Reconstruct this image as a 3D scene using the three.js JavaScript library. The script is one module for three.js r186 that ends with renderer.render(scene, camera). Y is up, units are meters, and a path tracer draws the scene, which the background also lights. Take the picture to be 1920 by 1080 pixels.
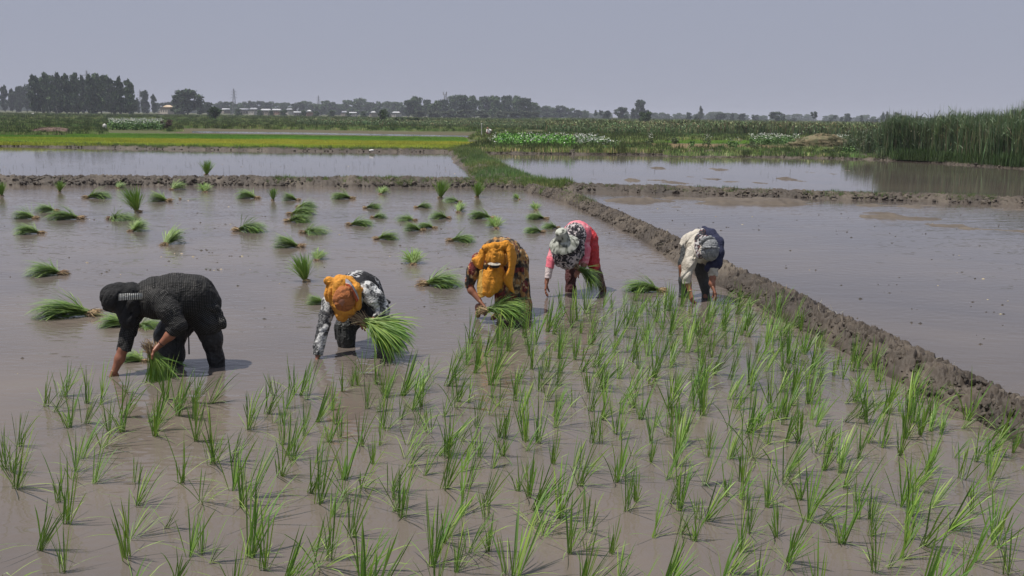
import * as THREE from 'three';
import { mergeGeometries } from 'three/addons/utils/BufferGeometryUtils.js';

// ---------------------------------------------------------------- camera, sky, sun, exposure
const scene = new THREE.Scene();
const EYE = 2.3, FOCAL = 1800;                               // metres above the water; focal length in pixels of a 1920 wide picture
const camera = new THREE.PerspectiveCamera(2 * Math.atan(540 / FOCAL) * 180 / Math.PI, 16 / 9, 0.1, 9000);
camera.position.set(0, EYE, 0);
camera.rotation.order = 'YXZ';
camera.rotation.set(-Math.atan((540 - 216.5) / FOCAL), 0, 0.0131);
camera.updateMatrixWorld(true);

const SUN = new THREE.Vector3(-0.36, 0.92, 0.10).normalize();
function makeSky() {
  const W = 512, H = 256, data = new Float32Array(W * H * 4);
  for (let j = 0; j < H; j++) {
    const el = ((j + 0.5) / H - 0.5) * Math.PI, y = Math.sin(el);
    for (let i = 0; i < W; i++) {
      const az = ((i + 0.5) / W - 0.5) * 2 * Math.PI;
      const x = Math.cos(az) * Math.cos(el), z = Math.sin(az) * Math.cos(el);
      const c = x * SUN.x + y * SUN.y + z * SUN.z;
      const t = Math.pow(Math.max(0, y), 0.55);
      const aur = 0.10 * Math.pow(Math.max(0, c), 10) + 0.12 * Math.pow(Math.max(0, c), 60);   // haze round the sun
      const hz = [0.328, 0.342, 0.408], ze = [0.258, 0.302, 0.425], o = (j * W + i) * 4;
      for (let k = 0; k < 3; k++) data[o + k] = hz[k] + (ze[k] - hz[k]) * t + aur * [1, 0.97, 0.92][k];
      data[o + 3] = 1;
    }
  }
  const t = new THREE.DataTexture(data, W, H, THREE.RGBAFormat, THREE.FloatType);
  t.mapping = THREE.EquirectangularReflectionMapping; t.magFilter = THREE.LinearFilter; t.needsUpdate = true;
  return t;
}
const skyTex = makeSky();
scene.background = skyTex; scene.environment = skyTex;

const sun = new THREE.DirectionalLight(new THREE.Color().setRGB(1, 0.945, 0.86), 4.2);
sun.position.copy(SUN).multiplyScalar(60).add(new THREE.Vector3(0, 0, -20));
sun.target.position.set(0, 0, -20); scene.add(sun, sun.target);
sun.castShadow = true; sun.shadow.radius = 2.5; sun.shadow.mapSize.set(4096, 4096);
Object.assign(sun.shadow.camera, { left: -45, right: 45, top: 45, bottom: -45, near: 1, far: 140 });
const renderer = new THREE.WebGLRenderer({ antialias: true });
renderer.toneMapping = THREE.LinearToneMapping; renderer.toneMappingExposure = 1.10;
renderer.shadowMap.enabled = true;
scene.fog = new THREE.FogExp2(new THREE.Color().setRGB(0.80, 0.83, 0.95), 0.00030);

// ---------------------------------------------------------------- helpers
let seedState = 12345;
const seed = (s) => { seedState = (s * 2654435761) >>> 0; };
function rnd() { seedState = (seedState + 0x6d2b79f5) | 0; let t = Math.imul(seedState ^ (seedState >>> 15), 1 | seedState); t = (t + Math.imul(t ^ (t >>> 7), 61 | t)) ^ t; return ((t ^ (t >>> 14)) >>> 0) / 4294967296; }
const rr = (a, b) => a + (b - a) * rnd();
const gauss = () => (rnd() + rnd() + rnd() + rnd() - 2) * 1.0;
const V = (x, y, z) => new THREE.Vector3(x, y, z);
const clamp = (x, a, b) => x < a ? a : x > b ? b : x;
const lerp = (a, b, t) => a + (b - a) * t;
const smooth = (a, b, x) => { const t = clamp((x - a) / (b - a), 0, 1); return t * t * (3 - 2 * t); };
function hash3(x, y, z) { let h = Math.imul(x, 374761393) ^ Math.imul(y, 668265263) ^ Math.imul(z, 2147483647 ^ 0x5bd1e995); h = Math.imul(h ^ (h >>> 13), 1274126177); return ((h ^ (h >>> 16)) >>> 0) / 4294967296; }
function noise3(x, y, z) {                                    // value noise, 0..1
  const ix = Math.floor(x), iy = Math.floor(y), iz = Math.floor(z);
  let fx = x - ix, fy = y - iy, fz = z - iz; fx = fx * fx * (3 - 2 * fx); fy = fy * fy * (3 - 2 * fy); fz = fz * fz * (3 - 2 * fz);
  const a = lerp(lerp(hash3(ix, iy, iz), hash3(ix + 1, iy, iz), fx), lerp(hash3(ix, iy + 1, iz), hash3(ix + 1, iy + 1, iz), fx), fy);
  const b = lerp(lerp(hash3(ix, iy, iz + 1), hash3(ix + 1, iy, iz + 1), fx), lerp(hash3(ix, iy + 1, iz + 1), hash3(ix + 1, iy + 1, iz + 1), fx), fy);
  return lerp(a, b, fz);
}
const fbm = (x, y, z, n = 4) => { let s = 0, a = 0.5, t = 0; for (let i = 0; i < n; i++) { s += a * noise3(x, y, z); t += a; x = x * 2.03 + 7.1; y = y * 2.03 + 3.7; z = z * 2.03 + 1.3; a *= 0.5; } return s / t; };

// where the sight line through a point of the 1920 x 1080 picture meets the plane y, or the depth d (metres ahead): used once, to read positions off the photograph
const ray = (u, v) => V((u - 960) / FOCAL, (540 - v) / FOCAL, -1).applyQuaternion(camera.quaternion);
const at = (u, v, y = 0) => { const d = ray(u, v); return d.multiplyScalar((y - EYE) / d.y).add(camera.position); };
const atD = (u, v, depth) => { const d = ray(u, v); return d.multiplyScalar(depth / -d.z).add(camera.position); };

const taken = new Map();
function numbered(name) { const n = taken.get(name) ?? 0; taken.set(name, n + 1); return n ? name + '_' + String(n).padStart(3, '0') : name; }
function tag(o, label, category, group, kind) { o.userData = { ...o.userData, label }; if (category) o.userData.category = category; if (group) o.userData.group = group; if (kind) o.userData.kind = kind; return o; }
function mesh(name, geo, mat, parent) { const m = new THREE.Mesh(geo, mat); m.name = parent ? name : numbered(name); m.castShadow = m.receiveShadow = true; (parent ?? scene).add(m); return m; }
function thing(name, label, category, group) { const g = new THREE.Group(); g.name = numbered(name); scene.add(g); return tag(g, label, category, group); }
function copyOf(o, label) { const c = o.clone(); c.name = numbered(o.userData.base ?? o.name.replace(/_\d{3}$/, '')); c.userData = { ...o.userData }; if (label) c.userData.label = label; scene.add(c); return c; }
function structure(name, geo, mat, label) { const m = mesh(name, geo, mat); m.userData.kind = 'structure'; if (label) m.userData.label = label; return m; }
function stuff(name, geo, mat, label, category) { const m = mesh(name, geo, mat); return tag(m, label, category, null, 'stuff'); }

// collects triangles with vertex colours (and uv in metres)
class Builder {
  constructor() { this.p = []; this.c = []; this.i = []; this.uv = []; }
  v(x, y, z, c, u = 0, w = 0) { this.p.push(x, y, z); this.c.push(c[0], c[1], c[2]); this.uv.push(u, w); return this.p.length / 3 - 1; }
  tri(a, b, c) { this.i.push(a, b, c); }
  quad(a, b, c, d) { this.i.push(a, b, c, a, c, d); }
  geo() {
    const g = new THREE.BufferGeometry();
    g.setAttribute('position', new THREE.BufferAttribute(new Float32Array(this.p), 3));
    g.setAttribute('color', new THREE.BufferAttribute(new Float32Array(this.c), 3));
    g.setAttribute('uv', new THREE.BufferAttribute(new Float32Array(this.uv), 2));
    g.setIndex(new THREE.BufferAttribute(new Uint32Array(this.i), 1)); g.computeVertexNormals(); return g;
  }
  // a leaf blade: starts at p, along dir, drooping, folded along its midrib
  blade(p, dir, len, width, droop, col, seg = 4, side = null) {
    let x = p[0], y = p[1], z = p[2], dx = dir[0], dy = dir[1], dz = dir[2];
    let sx = dz, sz = -dx, sl = Math.hypot(sx, sz); if (sl < 1e-3) { sx = 1; sz = 0; sl = 1; } sx /= sl; sz /= sl;
    if (side) { const ca = Math.cos(side), sa = Math.sin(side); [sx, sz] = [sx * ca - sz * sa, sx * sa + sz * ca]; }
    let pa = -1, pm = -1, pb = -1; const st = len / seg;
    for (let k = 0; k <= seg; k++) {
      const t = k / seg, w = width * (k === seg ? 0 : (0.55 + 0.9 * t) * (1 - t * t * t * 0.8)) * 0.5;
      const c = Array.isArray(col[0]) ? [0, 1, 2].map((q) => lerp(col[0][q], col[1][q], t)) : col;
      if (k === seg) { const e = this.v(x, y, z, c); this.tri(pa, pm, e); this.tri(pm, pb, e); break; }
      const a = this.v(x - sx * w, y + w * 0.25, z - sz * w, c), m = this.v(x, y, z, c), b = this.v(x + sx * w, y + w * 0.25, z + sz * w, c);
      if (k) { this.quad(pa, pm, m, a); this.quad(pm, pb, b, m); }
      pa = a; pm = m; pb = b; x += dx * st; y += dy * st; z += dz * st;
      dy -= droop * st * (0.4 + 1.4 * t); const l = Math.hypot(dx, dy, dz); dx /= l; dy /= l; dz /= l;
    }
  }
  // a thin three sided rod
  rod(a, b, r, col, r2 = r) {
    const d = V(b[0] - a[0], b[1] - a[1], b[2] - a[2]).normalize(), s = Math.abs(d.y) > 0.9 ? V(1, 0, 0) : V(0, 1, 0);
    s.cross(d).normalize(); const t = s.clone().cross(d), q = [];
    for (const [e, rad] of [[a, r], [b, r2]]) for (let k = 0; k < 4; k++) { const g = k * Math.PI / 2; q.push(this.v(e[0] + (s.x * Math.cos(g) + t.x * Math.sin(g)) * rad, e[1] + (s.y * Math.cos(g) + t.y * Math.sin(g)) * rad, e[2] + (s.z * Math.cos(g) + t.z * Math.sin(g)) * rad, col)); }
    for (let k = 0; k < 4; k++) { const n = (k + 1) % 4; this.quad(q[k], q[n], q[4 + n], q[4 + k]); }
  }
  box(x0, x1, y0, y1, z0, z1, c) {
    const f = (pts) => { const q = pts.map((p) => this.v(p[0], p[1], p[2], c)); this.quad(...q); };
    f([[x0, y0, z1], [x1, y0, z1], [x1, y1, z1], [x0, y1, z1]]); f([[x1, y0, z0], [x0, y0, z0], [x0, y1, z0], [x1, y1, z0]]);
    f([[x0, y0, z0], [x0, y0, z1], [x0, y1, z1], [x0, y1, z0]]); f([[x1, y0, z1], [x1, y0, z0], [x1, y1, z0], [x1, y1, z1]]);
    f([[x0, y1, z1], [x1, y1, z1], [x1, y1, z0], [x0, y1, z0]]); f([[x0, y0, z0], [x1, y0, z0], [x1, y0, z1], [x0, y0, z1]]);
  }
}
const jitter = (c, s) => { const k = 1 + rr(-s, s); return [c[0] * k * (1 + rr(-s, s) * 0.3), c[1] * k, c[2] * k * (1 + rr(-s, s) * 0.3)]; };

// materials
const matte = (o = {}) => new THREE.MeshStandardMaterial({ vertexColors: true, roughness: 0.9, ...o });
const leafMat = new THREE.MeshPhysicalMaterial({ vertexColors: true, roughness: 0.55, transmission: 0.45, thickness: 0, side: THREE.DoubleSide });
const farLeafMat = new THREE.MeshStandardMaterial({ vertexColors: true, roughness: 0.85, side: THREE.DoubleSide });
const rootMat = matte({ roughness: 0.85, side: THREE.DoubleSide });
const mudMat = matte({ roughness: 0.72 });
const dryMat = matte({ side: THREE.DoubleSide });

function tiled(n, f, srgb) {                                  // n x n float grey or rgb texture from f(u, v)
  const d = new Uint8Array(n * n * 4);
  for (let j = 0; j < n; j++) for (let i = 0; i < n; i++) { const c = f(i / n, j / n), o = (j * n + i) * 4; for (let k = 0; k < 3; k++) d[o + k] = clamp((Array.isArray(c) ? c[k] : c) * 255, 0, 255); d[o + 3] = 255; }
  const t = new THREE.DataTexture(d, n, n); t.wrapS = t.wrapT = THREE.RepeatWrapping; t.magFilter = THREE.LinearFilter; if (srgb) t.colorSpace = THREE.SRGBColorSpace; t.needsUpdate = true; return t;
}
// ---------------------------------------------------------------- ground, water
function rippleTexture(s, waves, spread) {
  seed(s); const W = [];
  for (let i = 0; i < waves; i++) { const k = Math.round(rr(5, 42)), a = gauss() * spread; W.push([Math.round(k * Math.sin(a)), Math.round(k * Math.cos(a)), rr(0, 6.28), 1 / Math.pow(k, 0.75)]); }
  const n = 512, d = new Float32Array(n * n); let lo = 1e9, hi = -1e9;
  for (let j = 0; j < n; j++) for (let i = 0; i < n; i++) {
    let h = 0; const u = i / n * 6.2831853, v = j / n * 6.2831853;
    const m = 0.65 + 0.35 * Math.sin(u + 2 * Math.sin(v)) * Math.sin(v * 2 + Math.cos(u));
    for (const w of W) h += w[3] * Math.sin(w[0] * u + w[1] * v + w[2]);
    d[j * n + i] = h * m; lo = Math.min(lo, h * m); hi = Math.max(hi, h * m);
  }
  return tiled(n, (u, v) => (d[Math.round(v * n) * n + Math.round(u * n)] - lo) / (hi - lo));
}
const rippleA = rippleTexture(5, 46, 0.75), rippleB = rippleTexture(9, 40, 1.1);
const siltTex = tiled(512, (u, v) => {                       // stirred silt: patches of slightly different brown
  const per = (s, o) => { const a = u * 6.2831853, b = v * 6.2831853; return fbm(Math.cos(a) * s + o, Math.sin(a) * s + Math.cos(b) * s * 1.3, Math.sin(b) * s * 1.3 + o, 4); };
  const n = clamp((per(0.9, 3) - 0.5) * 1.6, -0.5, 0.5), m = (per(3.2, 11) - 0.5) * 0.5; const k = 1 + n * 0.16 + m * 0.12;
  return [0.93 * k, (0.93 - 0.02 * n) * k, (0.93 - 0.07 * n) * k];
}, true);
function waterMaterial(bump, size, scale, tint, rough = 0.07) {
  const b = bump.clone(); b.repeat.set(1 / size, 1 / size); b.needsUpdate = true;
  const c = siltTex.clone(); c.repeat.set(1 / 9, 1 / 9); c.needsUpdate = true;
  const m = new THREE.MeshPhysicalMaterial({ map: c, bumpMap: b, bumpScale: scale, roughness: rough, ior: 1.33, metalness: 0 });
  m.color.setRGB(...tint); return m;
}
function polygon(points, y, sub = 0) {                       // flat sheet over a ground outline, uv in metres
  const s = new THREE.Shape(points.map((p) => new THREE.Vector2(p[0], -p[1]))), g = new THREE.ShapeGeometry(s);
  g.rotateX(-Math.PI / 2); g.translate(0, y, 0);
  const p = g.attributes.position, uv = g.attributes.uv; for (let i = 0; i < p.count; i++) uv.setXY(i, p.getX(i), p.getZ(i));
  return g;
}
const xz = (u, v, y = 0) => { const p = at(u, v, y); return [p.x, p.z]; };

// reaches the horizon on every side; the paddies and the raised land lie on it
const soilTex = tiled(512, (u, v) => { const a = u * 6.2831853, b = v * 6.2831853, s = 2.2; const n = fbm(Math.cos(a) * s, Math.sin(a) * s + Math.cos(b) * s, Math.sin(b) * s, 5), k = 0.75 + n * 0.5; return [0.40 * k, 0.43 * k, 0.27 * k]; }, true);
{ const g = new THREE.PlaneGeometry(9000, 9000); g.rotateX(-Math.PI / 2); g.translate(0, -0.3, -1500);
  const t = soilTex.clone(); t.repeat.set(300, 300); t.needsUpdate = true;
  structure('ground', g, new THREE.MeshStandardMaterial({ map: t, roughness: 0.95 }), 'flat earth under the paddies out to the horizon'); }

// ridge lines of the bunds
const lineA = [[-340, 343], [0, 345], [250, 345], [480, 346], [700, 348], [880, 349], [985, 350]].map(([u, v]) => xz(u, v));
const lineR = [[985, 350], [1120, 357], [1300, 362], [1500, 369], [1700, 375], [1920, 382], [2300, 392]].map(([u, v]) => xz(u, v));
const lineBbase = [[985, 358], [1060, 378], [1130, 408], [1200, 440], [1260, 472], [1340, 520], [1420, 557], [1500, 600], [1600, 648], [1700, 702], [1800, 752], [1920, 812], [2060, 890], [2300, 1010]].map(([u, v]) => xz(u, v));
const lineB = lineBbase.map(([x, z], i) => { const a = lineBbase[Math.max(0, i - 1)], b = lineBbase[Math.min(lineBbase.length - 1, i + 1)]; let tx = b[0] - a[0], tz = b[1] - a[1]; const l = Math.hypot(tx, tz); const w = lerp(0.22, 0.08, clamp(i / 4, 0, 1)); const sgn = tz > 0 ? 1 : -1; return [x + sgn * tz / l * w, z - sgn * tx / l * w]; });
const lineC = [[985, 348], [950, 338], [915, 318], [892, 303], [878, 290], [872, 282]].map(([u, v]) => xz(u, v));
const farEdgeL = [[-340, 268], [0, 273], [300, 279], [600, 283], [872, 285]].map(([u, v]) => xz(u, v));
const farEdgeR = [[872, 285], [1000, 287], [1200, 289], [1450, 293], [1680, 300], [1920, 315], [2300, 338]].map(([u, v]) => xz(u, v));

const mudTint = [0.166, 0.139, 0.120];
structure('paddy_water', polygon([...lineA, ...lineB, [7, 3], [-30, 3], [-30, lineA[0][1]]], 0), waterMaterial(rippleA, 2.6, 0.0065, mudTint), 'muddy water of the paddy where the people are planting');
structure('paddy_water', polygon([...lineR, [26, 3], [7, 3], ...lineB.slice().reverse()], 0.0), waterMaterial(rippleB, 3.4, 0.005, [0.122, 0.102, 0.089]), 'still muddy water of the empty paddy right of the diagonal mud bund');
structure('paddy_water', polygon([...farEdgeL, ...lineC.slice().reverse(), ...lineA.slice().reverse()], 0.0), waterMaterial(rippleB, 4.2, 0.0016, [0.135, 0.115, 0.102], 0.05), 'water of the flooded far paddy on the left');
structure('paddy_water', polygon([...farEdgeR, ...lineR.slice().reverse(), ...lineC], 0.0), waterMaterial(rippleB, 4.2, 0.0016, [0.135, 0.112, 0.097], 0.05), 'water of the flooded far paddy on the right');

// raised land beyond the paddies
const LAND = 0.12;
{ const out = [...farEdgeL.map(([x, z]) => [x, z - 0.3]), ...farEdgeR.map(([x, z]) => [x, z - 0.3]), [400, -60], [3000, -600], [4200, -4500], [-4200, -4500], [-3000, -600], [-300, -70]];
  const g = polygon(out, LAND); const t = tiled(512, (u, v) => { const a = u * 6.2831853, b = v * 6.2831853, s = 1.8; const n = fbm(Math.cos(a) * s + 9, Math.sin(a) * s + Math.cos(b) * s, Math.sin(b) * s, 5), k = 0.7 + n * 0.6; return [0.27 * k + 0.05 * (1 - n), 0.31 * k, 0.15 * k]; }, true);
  t.repeat.set(1 / 60, 1 / 22); structure('far_field', g, new THREE.MeshStandardMaterial({ map: t, roughness: 0.95 }), 'flat green farmland behind the flooded paddies'); }

// ---------------------------------------------------------------- bunds of lumpy mud
function resample(line, step) {
  const c = new THREE.CatmullRomCurve3(line.map(([x, z]) => V(x, 0, z)), false, 'centripetal'), n = Math.max(2, Math.ceil(c.getLength() / step));
  return c.getSpacedPoints(n);
}
const billow = (x, y, z) => Math.abs(noise3(x, y, z) * 2 - 1);
function clod(x, z, s) {                                      // 0..1 lumps of turned mud
  const wx = (noise3(x * 5 * s, 3.3, z * 5 * s) - 0.5) * 0.5 / s, wz = (noise3(x * 5 * s, 9.3, z * 5 * s) - 0.5) * 0.5 / s; x += wx; z += wz;
  return 0.55 * (1 - billow(x * 3.2 * s, 1.7, z * 3.2 * s)) + 0.3 * (1 - billow(x * 8 * s, 5.1, z * 8 * s)) + 0.15 * (1 - billow(x * 19 * s, 8.1, z * 19 * s));
}
const MUD = [0.070, 0.054, 0.040], MUDDRY = [0.150, 0.124, 0.094], MUDDARK = [0.032, 0.026, 0.021];
function bund(line, half, height, step, cross, lump, scale, label, taper = 0) {
  const pts = resample(line, step), b = new Builder(), n = pts.length, edge = [];
  for (let i = 0; i < n; i++) {
    const p = pts[i], a = pts[Math.max(0, i - 2)], q = pts[Math.min(n - 1, i + 2)]; const tx = q.x - a.x, tz = q.z - a.z, l = Math.hypot(tx, tz), nx = -tz / l, nz = tx / l;
    const along = i * step, wv = half * (0.82 + 0.4 * noise3(along * 0.9, 2.2, 0.4) + 0.22 * (noise3(along * 3.1, 6.2, 0.4) - 0.5)), hv = height * (0.72 + 0.5 * noise3(along * 0.7, 7.7, 1.4)) * (1 + taper * i / n);
    for (let k = 0; k <= cross; k++) {
      const t = k / cross * 2 - 1, r = t * wv * 1.25, x = p.x + nx * r, z = p.z + nz * r, s = Math.abs(t);
      const prof = s < 0.8 ? Math.pow(Math.cos(s / 0.8 * Math.PI / 2), 0.62) : -(s - 0.8) * 2.6;
      const cl = clod(x, z, scale), y = hv * prof + (cl - 0.55) * lump * (0.18 + 1.05 * Math.max(0, prof)) - 0.006;
      const ch = 0.025 / scale * (noise3(x * 12 * scale, y * 9, z * 12 * scale) - 0.5);
      const tone = fbm(x * 1.7, 4.4, z * 1.7, 3), fine = noise3(x * 26 * scale, y * 26, z * 26 * scale);
      const c = MUD.map((m, j) => lerp(lerp(MUDDARK[j], m, clamp(tone * 2.2 - 0.25, 0, 1)), MUDDRY[j], clamp((tone - 0.48) * 2.6, 0, 1) * 0.8) * (0.72 + 0.56 * fine));
      b.v(x + nx * ch, y, z + nz * ch, c, x, z);
    }
  }
  for (let i = 0; i < n - 1; i++) for (let k = 0; k < cross; k++) { const o = i * (cross + 1) + k; b.quad(o, o + cross + 1, o + cross + 2, o + 1); }
  return structure('mud_bund', b.geo(), mudMat, label);
}
const bundA = bund(lineA, 0.50, 0.20, 0.04, 40, 0.28, 1.7, 'dark lumpy mud bund crossing the left half behind the floating bundles');
const bundR = bund(lineR, 0.42, 0.16, 0.04, 36, 0.20, 1.8, 'mud bund with grass on top crossing the right half');
const bundB = bund(lineB, 0.29, 0.165, 0.017, 60, 0.20, 2.3, 'diagonal ridge of turned grey mud running to the lower right corner');
const bundC = bund(lineC, 1.0, 0.26, 0.1, 16, 0.10, 0.7, 'grassy bund between the two far flooded paddies');
const bankL = bund(farEdgeL, 0.55, 0.16, 0.12, 12, 0.10, 0.6, 'low dark bank below the bright green nursery strip');
const bankR = bund(farEdgeR, 0.8, 0.22, 0.08, 20, 0.26, 1.0, 'brown earth bank behind the right far paddy');

// loose clods of mud on the bunds
const clodGeos = [1, 2, 3, 4, 5].map((s) => {
  const g = new THREE.IcosahedronGeometry(1, 2), p = g.attributes.position, col = [];
  for (let i = 0; i < p.count; i++) { const x = p.getX(i), y = p.getY(i), z = p.getZ(i), k = 0.55 + 0.75 * noise3(x * 1.3 + s * 7, y * 1.3, z * 1.3) + 0.25 * noise3(x * 4 + s, y * 4, z * 4); p.setXYZ(i, x * k, y * k * 0.75, z * k); const f = 0.75 + 0.5 * noise3(x * 5, y * 5 + s, z * 5); col.push(f, f, f); }
  g.setAttribute('color', new THREE.BufferAttribute(new Float32Array(col), 3)); g.computeVertexNormals(); return g;
});
const mudClodMat = matte({ roughness: 0.75 });
function clods(parent, line, half, height, count, smin, smax, s) {
  seed(s); const pts = resample(line, 0.1), per = clodGeos.map(() => []);
  for (let i = 0; i < count; i++) {
    const k = Math.floor(rnd() * (pts.length - 1)), p = pts[k], q = pts[Math.min(k + 1, pts.length - 1)], tx = q.x - p.x, tz = q.z - p.z, l = Math.hypot(tx, tz) || 1, t = rr(-1, 1), r = t * half;
    const y = height * Math.pow(Math.max(0, Math.cos(t * Math.PI / 2)), 0.62) * rr(0.7, 1.08), sc = smin + (smax - smin) * Math.pow(rnd(), 2.2);
    const m = new THREE.Matrix4().compose(V(p.x + tx * rnd() - tz / l * r, y - sc * 0.3, p.z + tz * rnd() + tx / l * r), new THREE.Quaternion().setFromEuler(new THREE.Euler(rr(0, 6), rr(0, 6), rr(0, 6))), V(sc * rr(0.7, 1.3), sc * rr(0.6, 1.1), sc * rr(0.7, 1.3)));
    per[Math.floor(rnd() * per.length)].push(m);
  }
  per.forEach((list, j) => { if (!list.length) return; const im = new THREE.InstancedMesh(clodGeos[j], mudClodMat, list.length); im.name = 'mud_clods'; im.userData.kind = 'stuff'; const c = new THREE.Color();
    list.forEach((m, i) => { im.setMatrixAt(i, m); const t = rnd(), k = rr(0.75, 1.2); c.setRGB(...MUD.map((a, q) => lerp(lerp(a, MUDDARK[q], 0.4), MUDDRY[q], t * t * t * 0.8) * k)); im.setColorAt(i, c); });
    im.castShadow = im.receiveShadow = true; parent.add(im); });
}
clods(bundB, lineB, 0.29, 0.185, 9000, 0.005, 0.036, 21);
clods(bundA, lineA, 0.54, 0.21, 4200, 0.010, 0.09, 22);
clods(bundR, lineR, 0.44, 0.17, 2600, 0.010, 0.07, 23);
clods(bankR, farEdgeR, 0.85, 0.22, 2200, 0.02, 0.12, 24);
clods(bankL, farEdgeL, 0.6, 0.16, 1400, 0.02, 0.09, 25);

// bars of mud that stand just out of the water
function mudBar(u0, v0, u1, v1, wid, h, s) {
  const a = at(u0, v0), e = at(u1, v1), L = a.distanceTo(e), dx = (e.x - a.x) / L, dz = (e.z - a.z) / L, nl = Math.max(8, Math.min(220, Math.ceil(L / 0.06))), nw = Math.max(8, Math.min(60, Math.ceil(wid * 2 / 0.07))), b = new Builder();
  for (let i = 0; i <= nl; i++) for (let k = 0; k <= nw; k++) {
    const t = i / nl, q = k / nw * 2 - 1, x = a.x + dx * L * t - dz * q * wid, z = a.z + dz * L * t + dx * q * wid;
    const body = Math.min(smooth(0, 0.18, t), smooth(1, 0.82, t)) * (1 - q * q);
    const y = -0.012 - 0.05 * (1 - body) + (h + 0.05) * Math.sqrt(body) * (1.9 * fbm(x * 0.9 + s, s, z * 2.2, 4) - 0.98) + 0.05 * (clod(x + s, z, 1.1) - 0.62) * (0.3 + body);
    const f = 0.8 + 0.45 * noise3(x * 9, s, z * 9), c = MUD.map((m, j) => lerp(m, MUDDRY[j], 0.05 + 0.6 * fbm(x * 0.9, s + 4, z * 0.9, 2)) * f * 1.05); b.v(x, y, z, c);
  }
  for (let i = 0; i < nl; i++) for (let k = 0; k < nw; k++) { const o = i * (nw + 1) + k; b.quad(o, o + 1, o + nw + 2, o + nw + 1); }
  structure('mud_bar', b.geo(), mudMat);
}
[[1095, 373, 1560, 381, 1.6, 0.16], [1180, 371, 1480, 376, 0.9, 0.14], [1500, 382, 1960, 393, 1.0, 0.11], [1140, 384, 1330, 388, 0.5, 0.05], [1590, 404, 1790, 412, 0.55, 0.055], [1690, 420, 1830, 425, 0.5, 0.07], [1780, 428, 1960, 436, 0.35, 0.05], [1860, 436, 1990, 444, 0.4, 0.06], [1560, 396, 1700, 402, 0.35, 0.04],
  [1080, 332, 1150, 340, 0.35, 0.09], [1155, 334, 1200, 340, 0.3, 0.09], [1205, 336, 1300, 347, 0.8, 0.10], [1215, 312, 1262, 320, 0.5, 0.11], [1275, 328, 1390, 343, 0.5, 0.07], [1332, 315, 1385, 323, 0.5, 0.10], [1300, 314, 1325, 317, 0.4, 0.07], [1450, 332, 1515, 342, 0.4, 0.08], [1380, 338, 1460, 347, 0.3, 0.05], [1500, 322, 1580, 327, 0.4, 0.05], [1560, 318, 1625, 322, 0.4, 0.06],
  [486, 334, 532, 335, 0.25, 0.09], [560, 333, 575, 334, 0.2, 0.08], [620, 336, 660, 338, 0.3, 0.06]]
  .forEach(([a, b, c, d, w, h], i) => mudBar(a, b, c, d, w, h, i * 3.7 + 1));

// specks of mud and straw floating on the water
{ seed(31); const b = new Builder(); const spots = [[190, 514], [207, 508], [213, 507], [279, 507], [394, 506], [412, 507], [424, 504], [468, 506], [386, 505], [445, 536], [492, 518], [349, 400], [374, 400], [430, 420], [436, 422], [345, 437], [335, 437], [376, 468], [45, 461], [10, 520], [4, 424], [170, 412], [176, 411], [28, 672], [32, 702], [423, 481], [444, 481], [460, 481], [403, 492], [624, 516], [640, 517], [646, 425]];
  for (let i = 0; i < 90; i++) spots.push([rr(0, 1000), 375 + 230 * Math.pow(rnd(), 1.5)]); for (let i = 0; i < 70; i++) spots.push([rr(1450, 1900), rr(400, 680)]); for (let i = 0; i < 60; i++) spots.push([rr(1100, 1900), rr(390, 440)]); for (let i = 0; i < 60; i++) spots.push([rr(0, 860), rr(282, 330)]);
  for (const [u, v] of spots) { const p = at(u, v), n = Math.floor(rr(1, 3)); for (let k = 0; k < n; k++) { const r = rr(0.008, 0.03), x = p.x + rr(-0.08, 0.08), z = p.z + rr(-0.05, 0.05), c = jitter(rnd() < 0.2 ? [0.3, 0.25, 0.17] : MUDDARK, 0.3), o = []; for (let q = 0; q < 6; q++) { const a = q * 1.047; o.push(b.v(x + Math.cos(a) * r * rr(0.7, 1.6), -0.004, z + Math.sin(a) * r * rr(0.5, 1), c)); } const e = b.v(x, r * rr(0.3, 0.7), z, c); for (let q = 0; q < 6; q++) b.tri(o[(q + 1) % 6], o[q], e); } }
  stuff('mud_specks', b.geo(), mudMat, 'specks of mud and straw floating scattered on the water', 'mud specks'); }

// pale dead roots and straw turned up with the mud
{ seed(33); const b = new Builder(), pts = resample(lineB, 0.05); for (let i = 0; i < 900; i++) { const p = pts[Math.floor(rnd() * pts.length)], t = rr(-0.26, 0.26), y = 0.175 * Math.pow(Math.max(0, Math.cos(t / 0.30 * 1.5)), 0.62); b.blade([p.x + t * 0.8 + gauss() * 0.05, y + rr(-0.02, 0.03), p.z + t * 0.6], V(gauss(), rr(-0.2, 0.7), gauss()).normalize().toArray(), rr(0.04, 0.16), 0.0045, rr(0, 6), jitter([0.34, 0.30, 0.22], 0.3), 3, gauss()); }
  const m = mesh('dead_roots', b.geo(), dryMat, bundB); m.userData.kind = 'stuff'; }
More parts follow.
